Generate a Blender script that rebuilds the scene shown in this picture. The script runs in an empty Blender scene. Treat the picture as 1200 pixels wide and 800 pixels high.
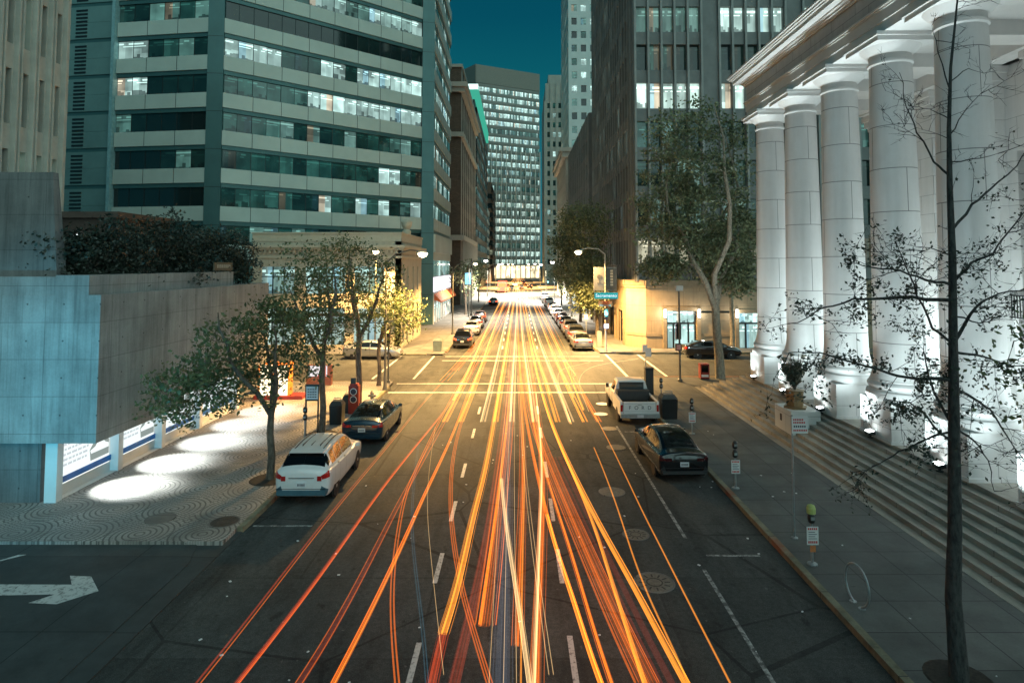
import bpy, bmesh, math, random
from mathutils import Vector, Matrix
R = math.radians
PI = math.pi
rnd = random.Random(7)
S = bpy.context.scene
COL = S.collection

# ------------------------------------------------------------------ camera
F, VX, HY, H, PITCH = 720.0, 606.0, 310.0, 7.9, R(3.0)
PY0 = HY - F * math.tan(PITCH)
cam_d = bpy.data.cameras.new('camera')
cam = bpy.data.objects.new('camera', cam_d); COL.objects.link(cam)
cam.location = (0, 0, H)
cam.rotation_euler = (R(90) + PITCH, 0, 0)
cam_d.sensor_width = 36; cam_d.lens = F * 36 / 1200
cam_d.shift_x = (600 - VX) / 1200
cam_d.shift_y = -(400 - PY0) / 1200
cam_d.clip_start = .1; cam_d.clip_end = 3000
S.camera = cam

def ray(px, py):
    a = -(py - PY0) / F
    cp, sp = math.cos(PITCH), math.sin(PITCH)
    return Vector(((px - VX) / F, cp - sp * a, sp + cp * a))
def gp(px, py, z=0.0):
    d = ray(px, py); t = (z - H) / d.z
    return Vector((d.x * t, d.y * t, z))
def at(px, py, Y):
    d = ray(px, py); t = Y / d.y
    return Vector((d.x * t, Y, H + d.z * t))

# ------------------------------------------------------------------ world, light, exposure
W = bpy.data.worlds.new('World'); S.world = W; W.use_nodes = True
nt = W.node_tree; nt.nodes.clear()
tc = nt.nodes.new('ShaderNodeTexCoord'); sx = nt.nodes.new('ShaderNodeSeparateXYZ')
rp = nt.nodes.new('ShaderNodeValToRGB'); bg = nt.nodes.new('ShaderNodeBackground'); wo = nt.nodes.new('ShaderNodeOutputWorld')
nt.links.new(tc.outputs['Generated'], sx.inputs[0]); nt.links.new(sx.outputs['Z'], rp.inputs[0])
nt.links.new(rp.outputs[0], bg.inputs[0]); nt.links.new(bg.outputs[0], wo.inputs[0])
e = rp.color_ramp.elements
e[0].position = 0.0; e[0].color = (.03, .19, .23, 1)
e[1].position = 1.0; e[1].color = (.001, .05, .095, 1)
for p, c in ((.27, (.004, .125, .162, 1)), (.38, (.0015, .082, .128, 1)), (.6, (.001, .06, .10, 1))):
    k = e.new(p); k.color = c
bg.inputs[1].default_value = .68
sun_d = bpy.data.lights.new('city_glow', 'SUN'); sun = bpy.data.objects.new('city_glow', sun_d); COL.objects.link(sun)
sun_d.energy = 1.15; sun_d.angle = R(80); sun_d.color = (.70, 1.0, .93)
sun.rotation_euler = Vector((-.34, .74, -.60)).to_track_quat('-Z', 'Y').to_euler()
S.view_settings.view_transform = 'Standard'; S.view_settings.look = 'None'
S.view_settings.exposure = .42; S.view_settings.gamma = 1
S.view_settings.use_curve_mapping = False
S.render.engine = 'CYCLES'
cy = S.cycles
cy.use_denoising = True
cy.max_bounces = 5; cy.diffuse_bounces = 2; cy.glossy_bounces = 3; cy.transmission_bounces = 2; cy.transparent_max_bounces = 24
cy.sample_clamp_indirect = 2.5; cy.sample_clamp_direct = 12
cy.caustics_reflective = False; cy.caustics_refractive = False

def lamp(name, kind, loc, power, color, parent=None, size=.15, aim=None, cone=120, blend=.6):
    d = bpy.data.lights.new(name, kind); o = bpy.data.objects.new(name, d); COL.objects.link(o)
    d.energy = power; d.color = color; d.shadow_soft_size = size
    if kind == 'SPOT':
        d.spot_size = R(cone); d.spot_blend = blend
        o.rotation_euler = Vector(aim).to_track_quat('-Z', 'Y').to_euler()
    o.location = loc
    if parent is not None:
        o.parent = parent
        o.location = Vector(loc) - parent.location
    return o

# ------------------------------------------------------------------ node material helpers
class NM:
    def __init__(s, name):
        s.m = bpy.data.materials.new(name); s.m.use_nodes = True
        s.t = s.m.node_tree; s.t.nodes.clear()
        s.out = s.t.nodes.new('ShaderNodeOutputMaterial')
    def n(s, typ, **kw):
        x = s.t.nodes.new('ShaderNode' + typ)
        for k, v in kw.items(): setattr(x, k, v)
        return x
    def put(s, sock, v):
        if isinstance(v, bpy.types.NodeSocket): s.t.links.new(v, sock)
        elif isinstance(v, (tuple, list)) and len(v) == 3 and sock.type == 'RGBA': sock.default_value = (*v, 1)
        else: sock.default_value = v
    def math(s, op, a, b=0.0, c=None):
        x = s.n('Math', operation=op); s.put(x.inputs[0], a); s.put(x.inputs[1], b)
        if c is not None: s.put(x.inputs[2], c)
        return x.outputs[0]
    def mix(s, f, a, b, typ='MIX'):
        x = s.n('MixRGB', blend_type=typ); s.put(x.inputs[0], f); s.put(x.inputs[1], a); s.put(x.inputs[2], b)
        return x.outputs[0]
    def comb(s, x_, y_, z_=0.0):
        x = s.n('CombineXYZ'); s.put(x.inputs[0], x_); s.put(x.inputs[1], y_); s.put(x.inputs[2], z_)
        return x.outputs[0]
    def sep(s, v):
        x = s.n('SeparateXYZ'); s.put(x.inputs[0], v); return x.outputs
    def pos(s):
        return s.n('NewGeometry').outputs['Position']
    def obj(s): return s.n('TexCoord').outputs['Object']
    def uv(s): return s.n('TexCoord').outputs['UV']
    def noise(s, v, scale, detail=3, rough=.55, dist=0):
        x = s.n('TexNoise'); s.put(x.inputs['Vector'], v); s.put(x.inputs['Scale'], scale)
        x.inputs['Detail'].default_value = detail; x.inputs['Roughness'].default_value = rough; x.inputs['Distortion'].default_value = dist
        return x.outputs[0]
    def ramp(s, f, *stops):
        x = s.n('ValToRGB'); s.put(x.inputs[0], f); el = x.color_ramp.elements
        while len(el) < len(stops): el.new(.5)
        for q, (p, c) in zip(el, stops):
            q.position = p; q.color = (c, c, c, 1) if isinstance(c, (int, float)) else (*c, 1)
        return x.outputs[0]
    def scale(s, v, k):
        x = s.n('VectorMath', operation='MULTIPLY'); s.put(x.inputs[0], v); x.inputs[1].default_value = k
        return x.outputs[0]
    def bsdf(s, col, rough=.6, metal=0.0, bump=None, bstr=.3, bdist=.02, coat=0, spec=.5, emis=None, estr=0, trans=0, alpha=None):
        b = s.n('BsdfPrincipled')
        s.put(b.inputs['Base Color'], col); s.put(b.inputs['Roughness'], rough); s.put(b.inputs['Metallic'], metal)
        b.inputs['Specular IOR Level'].default_value = spec
        if coat: b.inputs['Coat Weight'].default_value = coat; b.inputs['Coat Roughness'].default_value = .05
        if trans: b.inputs['Transmission Weight'].default_value = trans
        if emis is not None: s.put(b.inputs['Emission Color'], emis); s.put(b.inputs['Emission Strength'], estr)
        if bump is not None:
            q = s.n('Bump'); s.put(q.inputs['Height'], bump); q.inputs['Strength'].default_value = bstr; q.inputs['Distance'].default_value = bdist
            s.t.links.new(q.outputs[0], b.inputs['Normal'])
        s.t.links.new(b.outputs[0], s.out.inputs[0])
        return s.m

def plain(name, col, rough=.55, metal=0.0, vary=.18, scale=3.0, coat=0, spec=.5):
    k = NM(name)
    n1 = k.noise(k.obj(), scale, 5, .65)
    c = k.mix(k.ramp(n1, (.3, 0), (.7, 1)), tuple(x * (1 - vary) for x in col), tuple(min(1, x * (1 + vary)) for x in col))
    return k.bsdf(c, rough, metal, coat=coat, spec=spec, bump=n1, bstr=.04)
def glow(name, col, strength, sampled=False):
    k = NM(name); em = k.n('Emission'); k.put(em.inputs[0], col); k.put(em.inputs[1], strength)
    k.t.links.new(em.outputs[0], k.out.inputs[0])
    k.m.cycles.emission_sampling = 'AUTO' if sampled else 'NONE'
    return k.m
def streaky(name, col, dark, rough=.85):
    k = NM(name); p = k.obj()
    st = k.noise(k.scale(p, (2.2, 2.2, .12)), 1.6, 6, .7)
    bl = k.noise(p, .6, 5, .6); fine = k.noise(p, 14, 3)
    z = k.sep(p)[2]
    f = k.mix(.5, st, bl)
    c = k.mix(k.ramp(f, (.36, 0), (.62, 1)), dark, col)
    c = k.mix(.25, c, k.mix(fine, (0, 0, 0), (.5, .5, .5)), 'OVERLAY')
    br = k.n('TexBrick'); k.put(br.inputs['Vector'], k.comb(k.math('ADD', k.sep(p)[0], k.sep(p)[1]), z)); br.inputs['Scale'].default_value = 1
    br.inputs['Brick Width'].default_value = 2.4; br.inputs['Row Height'].default_value = 1.2; br.inputs['Mortar Size'].default_value = .012; br.offset = 0
    br.inputs['Color1'].default_value = (1, 1, 1, 1); br.inputs['Color2'].default_value = (.9, .9, .9, 1); br.inputs['Mortar'].default_value = (.6, .6, .6, 1)
    c = k.mix(1, c, br.outputs[0], 'MULTIPLY')
    fx = k.math('SUBTRACT', k.math('FRACT', k.math('DIVIDE', k.math('ADD', k.sep(p)[0], k.sep(p)[1]), 1.2)), .5); fz = k.math('SUBTRACT', k.math('FRACT', k.math('DIVIDE', z, 1.2)), .5)
    hole = k.math('LESS_THAN', k.math('ADD', k.math('MULTIPLY', fx, fx), k.math('MULTIPLY', fz, fz)), .0007)
    c = k.mix(k.math('MULTIPLY', hole, .7), c, (.03, .03, .03))
    dr = k.noise(k.scale(p, (5, 5, .16)), 1.4, 4, .7)
    c = k.mix(k.math('MULTIPLY', k.ramp(dr, (.54, 0), (.7, 1)), .55), c, tuple(x * .45 for x in dark))
    return k.bsdf(c, rough, bump=k.mix(.5, fine, bl), bstr=.25)
def stone(name, col, bw=1.6, rh=.8, mortar=.012, vary=.12, rough=.7, uvs=False, dark=.45):
    k = NM(name); p = k.obj(); sp = k.sep(p)
    v = k.uv() if uvs else k.comb(k.math('ADD', sp[0], sp[1]), sp[2])
    br = k.n('TexBrick'); k.put(br.inputs['Vector'], v); br.inputs['Scale'].default_value = 1
    br.inputs['Brick Width'].default_value = bw; br.inputs['Row Height'].default_value = rh; br.inputs['Mortar Size'].default_value = mortar
    br.inputs['Mortar Smooth'].default_value = .2
    lo = tuple(x * (1 - vary) for x in col); m = tuple(x * dark for x in col)
    for nm, c in (('Color1', col), ('Color2', lo), ('Mortar', m)): br.inputs[nm].default_value = (*c, 1)
    n1 = k.mix(.5, k.noise(p, 1.3, 6, .7), k.noise(k.scale(p, (3, 3, .25)), 1.2, 5, .7))
    c = k.mix(.45, br.outputs[0], k.mix(k.ramp(n1, (.3, 0), (.7, 1)), (.25, .25, .25), (.75, .75, .75)), 'OVERLAY')
    return k.bsdf(c, rough, bump=k.math('SUBTRACT', k.noise(p, 20, 3), k.math('MULTIPLY', br.outputs['Fac'], 3)), bstr=.2, bdist=.01)

# asphalt ---------------------------------------------------------
k = NM('asphalt'); p = k.pos(); sp = k.sep(p)
big = k.noise(p, .35, 5, .65); mid = k.noise(k.scale(p, (1, .25, 1)), 1.1, 6, .7); fine = k.noise(p, 45, 2)
c = k.mix(k.ramp(big, (.35, 0), (.65, 1)), (.044, .049, .048), (.080, .084, .080))
c = k.mix(k.math('MULTIPLY', k.ramp(mid, (.46, 0), (.68, 1)), .7), c, (.016, .018, .018))
pb = k.n('TexBrick'); k.put(pb.inputs['Vector'], k.mix(.03, p, k.n('TexNoise').outputs[1])); pb.offset = .37; pb.inputs['Scale'].default_value = 1
pb.inputs['Brick Width'].default_value = 5.3; pb.inputs['Row Height'].default_value = 3.1; pb.inputs['Mortar Size'].default_value = .03
pb.inputs['Color1'].default_value = (.35, .35, .35, 1); pb.inputs['Color2'].default_value = (.66, .66, .66, 1); pb.inputs['Mortar'].default_value = (.30, .30, .30, 1)
c = k.mix(.55, c, pb.outputs[0], 'OVERLAY')
spt = k.noise(k.scale(p, (1, .6, 1)), 2.3, 4, .6)
c = k.mix(k.math('MULTIPLY', k.ramp(spt, (.62, 0), (.70, 1)), .6), c, (.012, .012, .012))
grit = k.n('TexVoronoi'); k.put(grit.inputs['Vector'], p); grit.inputs['Scale'].default_value = 38
c = k.mix(k.math('MULTIPLY', k.ramp(grit.outputs['Distance'], (.12, 1), (.3, 0)), .35), c, (.14, .14, .13))
vo = k.n('TexVoronoi', feature='DISTANCE_TO_EDGE'); k.put(vo.inputs['Vector'], k.mix(.12, p, k.n('TexNoise').outputs[1])); vo.inputs['Scale'].default_value = .22
cr = k.math('LESS_THAN', vo.outputs[0], .006)
c = k.mix(k.math('MULTIPLY', cr, .6), c, (.012, .012, .012))
sc_ = k.noise(p, 6.5, 2, .5)
c = k.mix(k.math('MULTIPLY', k.math('GREATER_THAN', sc_, .73), .5), c, (.16, .16, .15))
wx = k.math('ABSOLUTE', k.math('SUBTRACT', k.math('FRACT', k.math('DIVIDE', k.math('ADD', sp[0], 8.2), 3.2)), .5))
wear = k.math('MULTIPLY', k.ramp(wx, (.1, 0), (.22, 1), (.34, 0)), .28)
c = k.mix(wear, c, (.078, .078, .072))
md2 = k.noise(p, 9, 4, .7)
c = k.mix(.5, c, k.mix(k.ramp(md2, (.3, 0), (.7, 1)), (.22, .22, .22), (.78, .78, .78)), 'OVERLAY')
c = k.mix(.55, c, k.mix(k.ramp(fine, (.3, 0), (.7, 1)), (.12, .12, .12), (.88, .88, .88)), 'OVERLAY')
k.bsdf(c, k.ramp(big, (.3, .74), (.7, .88)), bump=k.mix(.5, fine, md2), bstr=.6, bdist=.015, spec=.22)
M_ASPH = k.m
# fan pattern paving ----------------------------------------------
k = NM('fan_paving'); p = k.pos()
vo = k.n('TexVoronoi', voronoi_dimensions='2D'); k.put(vo.inputs['Vector'], k.scale(p, (.55, .55, 1))); vo.inputs['Scale'].default_value = 1; vo.inputs['Randomness'].default_value = .0
d = vo.outputs['Distance']
ring = k.math('FRACT', k.math('MULTIPLY', d, 12.0))
jt = k.math('GREATER_THAN', ring, .68)
ce = k.n('VectorMath', operation='SUBTRACT'); k.put(ce.inputs[0], k.scale(p, (.55, .55, 1))); k.put(ce.inputs[1], vo.outputs['Position'])
cs = k.sep(ce.outputs[0]); ang = k.math('ARCTAN2', cs[1], cs[0])
rad = k.math('GREATER_THAN', k.math('FRACT', k.math('ADD', k.math('MULTIPLY', ang, 6.5), k.math('MULTIPLY', k.math('FLOOR', k.math('MULTIPLY', d, 12)), .5))), .86)
jt = k.math('MAXIMUM', jt, rad)
nz = k.noise(p, .8, 5, .65); fine = k.noise(p, 18, 2)
c = k.mix(k.ramp(nz, (.3, 0), (.7, 1)), (.25, .235, .22), (.38, .36, .335))
c = k.mix(.35, c, k.mix(fine, (.2, .2, .2), (.8, .8, .8)), 'OVERLAY')
st = k.noise(p, .45, 6, .7); gum = k.noise(p, 7, 1)
c = k.mix(k.math('MULTIPLY', jt, k.ramp(nz, (.3, .55), (.7, .9))), c, (.07, .068, .062))
c = k.mix(k.math('MULTIPLY', k.ramp(st, (.5, 0), (.68, 1)), .55), c, (.09, .085, .075))
c = k.mix(k.math('MULTIPLY', k.math('GREATER_THAN', gum, .71), .6), c, (.05, .048, .045))
k.bsdf(c, .72, bump=k.math('SUBTRACT', fine, jt), bstr=.3, bdist=.015); M_FAN = k.m
# dark slab sidewalk ----------------------------------------------
def slab(name, a, b, size=1.22):
    k = NM(name); p = k.pos(); sp = k.sep(p)
    br = k.n('TexBrick'); k.put(br.inputs['Vector'], p); br.offset = 0; br.inputs['Scale'].default_value = 1
    br.inputs['Brick Width'].default_value = size; br.inputs['Row Height'].default_value = size; br.inputs['Mortar Size'].default_value = .014
    br.inputs['Color1'].default_value = (*a, 1); br.inputs['Color2'].default_value = (*b, 1); br.inputs['Mortar'].default_value = tuple(x * .25 for x in a) + (1,)
    n1 = k.noise(p, .9, 6, .7); f = k.noise(p, 30, 2); sp_ = k.noise(p, 5.0, 2)
    c = k.mix(.6, br.outputs[0], k.mix(k.ramp(n1, (.3, 0), (.7, 1)), (.2, .2, .2), (.8, .8, .8)), 'OVERLAY')
    c = k.mix(.3, c, k.mix(f, (.1, .1, .1), (.9, .9, .9)), 'OVERLAY')
    c = k.mix(k.math('MULTIPLY', k.math('GREATER_THAN', sp_, .74), .6), c, (.02, .02, .02))
    return k.bsdf(c, .7, bump=k.mix(.5, f, br.outputs['Fac']), bstr=.2, bdist=.01)
M_SLAB = slab('dark_slab_paving', (.066, .073, .069), (.088, .095, .088))
M_WALK = slab('pale_slab_paving', (.135, .13, .122), (.175, .168, .157), 1.5)
M_DRIVE = slab('driveway_concrete', (.040, .048, .049), (.052, .06, .06), 3.4)
# kerb stone with worn red paint -----------------------------------
k = NM('kerb_concrete'); p = k.pos(); n1 = k.noise(p, 1.2, 6, .75); n2 = k.noise(k.scale(p, (0, .22, 0)), 1, 2); f = k.noise(p, 22, 3)
c = k.mix(k.ramp(n1, (.35, 0), (.65, 1)), (.10, .095, .06), (.27, .245, .16))
c = k.mix(k.math('MULTIPLY', k.ramp(n2, (.52, 0), (.58, 1)), k.ramp(n1, (.4, .8), (.6, .15))), c, (.30, .095, .045))
jn = k.math('LESS_THAN', k.math('FRACT', k.math('DIVIDE', k.sep(p)[1], 3.0)), .008)
c = k.mix(jn, c, (.03, .03, .03))
k.bsdf(c, .8, bump=f, bstr=.5); M_KERB = k.m
k = NM('road_paint'); p = k.pos(); n1 = k.noise(p, 9, 5, .7)
c = k.mix(k.ramp(n1, (.36, 0), (.5, 1)), (.17, .17, .165), (.58, .58, .56)); k.bsdf(c, .6); M_PAINT = k.m
k = NM('worn_road_paint'); p = k.pos(); n1 = k.noise(p, 6, 6, .75)
c = k.mix(k.ramp(n1, (.44, 0), (.6, 1)), (.07, .07, .068), (.42, .42, .40)); k.bsdf(c, .6); M_PAINT2 = k.m

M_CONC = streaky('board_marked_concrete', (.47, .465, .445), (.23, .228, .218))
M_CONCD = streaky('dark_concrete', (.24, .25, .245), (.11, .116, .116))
M_GRAN = stone('pale_granite', (.74, .74, .72), 1.9, .95, .010, .06, .55)
M_GRANC = stone('column_granite', (.76, .76, .74), 2.77, 1.65, .016, .05, .5, uvs=True, dark=.3)
M_TRIM = plain('granite_trim', (.72, .72, .70), .55, vary=.06, scale=1.5)
k = NM('step_granite'); p = k.pos(); n1 = k.noise(k.scale(p, (1, .35, 1)), 1.5, 6, .7); f = k.noise(p, 24, 3)
c = k.mix(k.ramp(n1, (.3, 0), (.68, 1)), (.20, .185, .155), (.46, .43, .37))
jn = k.math('LESS_THAN', k.math('FRACT', k.math('ADD', k.math('DIVIDE', k.sep(p)[1], 2.6), k.math('MULTIPLY', k.math('FLOOR', k.math('MULTIPLY', k.sep(p)[0], 3.3)), .37))), .007)
c = k.mix(jn, c, (.06, .055, .05)); k.bsdf(c, .65, bump=f, bstr=.25); M_STEP = k.m
M_SPAN = plain('spandrel_panel', (.42, .49, .44), .6, vary=.10, scale=.25)
M_TEALM = plain('teal_metal_cladding', (.06, .14, .14), .4, .3, vary=.12, scale=.4)
M_TEALP = plain('teal_metal_panel', (.15, .26, .25), .45, .2, vary=.14, scale=.3)
M_MULL = plain('dark_mullion', (.03, .042, .042), .4, .4)
M_RIB = plain('precast_rib', (.50, .48, .42), .75, vary=.15, scale=.8)
M_RIBD = plain('precast_recess', (.12, .115, .105), .75, vary=.15)
M_DKST = plain('dark_stone_cladding', (.15, .155, .148), .6, vary=.2, scale=.7)
M_DKRIB = plain('dark_stone_fin', (.23, .235, .222), .55, vary=.15, scale=.7)
M_TAN = stone('tan_stone', (.30, .235, .155), 3.0, 1.35, .012, .08, .65)
M_TAND = plain('tan_stone_trim', (.24, .19, .125), .6)
M_CREAM = stone('cream_stucco', (.43, .38, .29), 6, 3, .004, .05, .75)
M_CREAMT = plain('cream_moulding', (.46, .41, .31), .7, vary=.08)
M_BROWN = stone('brown_brick', (.14, .095, .065), .5, .2, .02, .3, .8)
M_PALE = plain('pale_terracotta', (.42, .39, .33), .7, vary=.12)
M_WHT = plain('white_tower_cladding', (.55, .60, .56), .6, vary=.08, scale=.3)
M_BEIGE = plain('beige_tower_stone', (.34, .345, .30), .7, vary=.12, scale=.3)
M_TOWER = plain('bronze_tower_cladding', (.23, .23, .20), .5, vary=.1, scale=.2)
M_BLACK = plain('black_enamel', (.012, .014, .015), .35)
M_STEEL = plain('galvanised_steel', (.34, .38, .39), .42, .6, vary=.2, scale=9)
M_POLE = plain('painted_pole', (.10, .105, .10), .45, .3)
M_POLEP = plain('pale_painted_pole', (.42, .40, .36), .5, .1)
M_RED = plain('red_enamel', (.24, .022, .014), .45)
M_IRON = plain('cast_iron', (.07, .068, .062), .6, .5, vary=.35, scale=12)
M_IRONP = plain('worn_iron_cover', (.20, .185, .155), .5, .4, vary=.35, scale=9)
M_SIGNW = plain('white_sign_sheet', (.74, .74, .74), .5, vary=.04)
M_SIGNR = plain('red_sign_ink', (.55, .03, .03), .5)
M_SIGNB = plain('dark_sign_ink', (.03, .03, .05), .5)
def bark(name, a, b):
    k = NM(name); p = k.obj(); n1 = k.noise(k.scale(p, (1, 1, .3)), 16, 5, .7); n2 = k.noise(p, 3.5, 4, .6)
    c = k.mix(k.ramp(n1, (.35, 0), (.65, 1)), a, b); c = k.mix(k.math('MULTIPLY', k.ramp(n2, (.5, 0), (.62, 1)), .5), c, b)
    return k.bsdf(c, .9, bump=n1, bstr=.8, bdist=.02)
M_BARK = bark('tree_bark', (.04, .033, .027), (.15, .125, .10))
M_BARKD = bark('dark_tree_bark', (.018, .018, .019), (.075, .072, .068))
M_BARKP = bark('pale_tree_bark', (.11, .095, .07), (.33, .29, .215))
M_SOIL = plain('tree_pit_soil', (.03, .024, .018), .95, vary=.6, scale=14)
def leafmat(name, a, b, tr=.25):
    k = NM(name); n1 = k.noise(k.pos(), 2.6, 3, .6); n2 = k.n('TexWhiteNoise'); k.put(n2.inputs['Vector'], k.scale(k.pos(), (3, 3, 3)))
    c = k.mix(k.ramp(n1, (.35, 0), (.65, 1)), a, b)
    d1 = k.n('BsdfPrincipled'); k.put(d1.inputs['Base Color'], c); d1.inputs['Roughness'].default_value = .45
    d2 = k.n('BsdfTranslucent'); k.put(d2.inputs[0], c)
    mx = k.n('MixShader'); mx.inputs[0].default_value = tr
    k.t.links.new(d1.outputs[0], mx.inputs[1]); k.t.links.new(d2.outputs[0], mx.inputs[2]); k.t.links.new(mx.outputs[0], k.out.inputs[0])
    return k.m
M_LEAF = leafmat('plane_tree_leaf', (.045, .075, .03), (.15, .175, .075))
M_LEAFD = leafmat('dark_leaf', (.018, .028, .02), (.05, .068, .045))
M_LEAFB = leafmat('hedge_leaf', (.012, .02, .014), (.035, .05, .034), .1)
M_LEAFG = leafmat('fig_leaf', (.055, .085, .04), (.25, .29, .16))

def paint(name, col, rough=.28, metal=0.0):
    k = NM(name); n1 = k.noise(k.obj(), 5, 4)
    c = k.mix(k.ramp(n1, (.3, 0), (.7, 1)), tuple(x * .93 for x in col), col)
    return k.bsdf(c, rough, metal, coat=.8)
M_TYRE = plain('tyre_rubber', (.015, .015, .016), .8)
M_RIM = plain('alloy_rim', (.50, .52, .54), .3, .7)
M_CGLASS = NM('car_glass').bsdf((.004, .005, .006), .05, spec=.3)
M_TLIGHT = NM('tail_light_lens').bsdf((.38, .012, .012), .15, spec=.7)
M_HLIGHT = NM('clear_lamp_lens').bsdf((.6, .62, .64), .12, spec=.7)
M_PLATE = plain('number_plate', (.62, .63, .66), .5)
M_DPLAS = plain('dark_trim_plastic', (.03, .034, .037), .55)
M_CHROME = NM('chrome').bsdf((.6, .62, .64), .15, 1.0)

# office window shader: panes carry UV 0-1 and a colour attribute (level, seed, warmth)
def office(name, gain=1.0):
    k = NM(name)
    at_ = k.n('Attribute', attribute_name='room', attribute_type='GEOMETRY'); rm = k.sep(at_.outputs['Color'])
    lvl, seed, warm = rm[0], rm[1], rm[2]
    uv = k.sep(k.uv()); u, v = uv[0], uv[1]
    s1 = k.math('MULTIPLY', seed, 61.0)
    sd = k.math('FLOOR', k.math('MULTIPLY', seed, 997))
    nz = k.noise(k.comb(k.math('ADD', k.math('MULTIPLY', u, .8), s1), k.math('MULTIPLY', v, .9), s1), 1.3, 2, .5)
    def cell(n, off):
        w = k.n('TexWhiteNoise', noise_dimensions='2D'); k.put(w.inputs['Vector'], k.comb(k.math('FLOOR', k.math('MULTIPLY', u, n)), k.math('ADD', sd, off))); return w.outputs[0]
    body = k.math('MULTIPLY', k.ramp(nz, (.3, .45), (.7, .95)), k.math('ADD', .62, k.math('MULTIPLY', cell(2.3, 0), .45)))
    has = k.math('GREATER_THAN', k.math('FRACT', k.math('MULTIPLY', seed, 7.3)), .45)
    desk = k.math('MULTIPLY', k.math('LESS_THAN', v, k.math('MULTIPLY', cell(4.6, 300), .34)), has)
    body = k.math('MULTIPLY', body, k.math('SUBTRACT', 1.0, k.math('MULTIPLY', desk, .7)))
    bl = k.math('MULTIPLY', k.math('GREATER_THAN', v, k.math('SUBTRACT', 1.0, k.math('MULTIPLY', cell(1.9, 500), .75))), k.math('GREATER_THAN', cell(1.0, 620), .62))
    body = k.math('MULTIPLY', body, k.math('SUBTRACT', 1.0, k.math('MULTIPLY', bl, .45)))
    body = k.math('MULTIPLY', body, k.math('ADD', .55, k.math('MULTIPLY', cell(1.0, 810), .6)))
    def band(c, h): return k.math('LESS_THAN', k.math('ABSOLUTE', k.math('SUBTRACT', v, c)), h)
    strip = k.math('ADD', k.math('MULTIPLY', band(.84, .045), k.math('GREATER_THAN', cell(3.1, 70), .4)), k.math('MULTIPLY', band(.70, .022), k.math('GREATER_THAN', cell(3.7, 190), .5)))
    inten = k.math('ADD', body, k.math('MULTIPLY', strip, .8))
    col = k.mix(k.ramp(lvl, (.08, 0), (.6, 1)), (.10, .52, .42), (.66, 1.0, .93))
    col = k.mix(k.math('MULTIPLY', k.math('GREATER_THAN', cell(2.0, 905), .955), .6), col, (1.0, .62, .34))
    col = k.mix(k.math('MULTIPLY', k.math('LESS_THAN', cell(2.0, 905), .08), .45), col, (.25, .7, 1.0))
    col = k.mix(warm, col, (1.0, .72, .36))
    em = k.math('MULTIPLY', k.math('MULTIPLY', inten, lvl), gain)
    k.bsdf(k.mix(nz, (.006, .012, .013), (.014, .026, .026)), .07, spec=.6, emis=col, estr=em)
    k.m.cycles.emission_sampling = 'NONE'
    return k.m
M_OFF = office('office_window', 1.15)
M_OFFB = office('bright_shop_window', 1.35)

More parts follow.
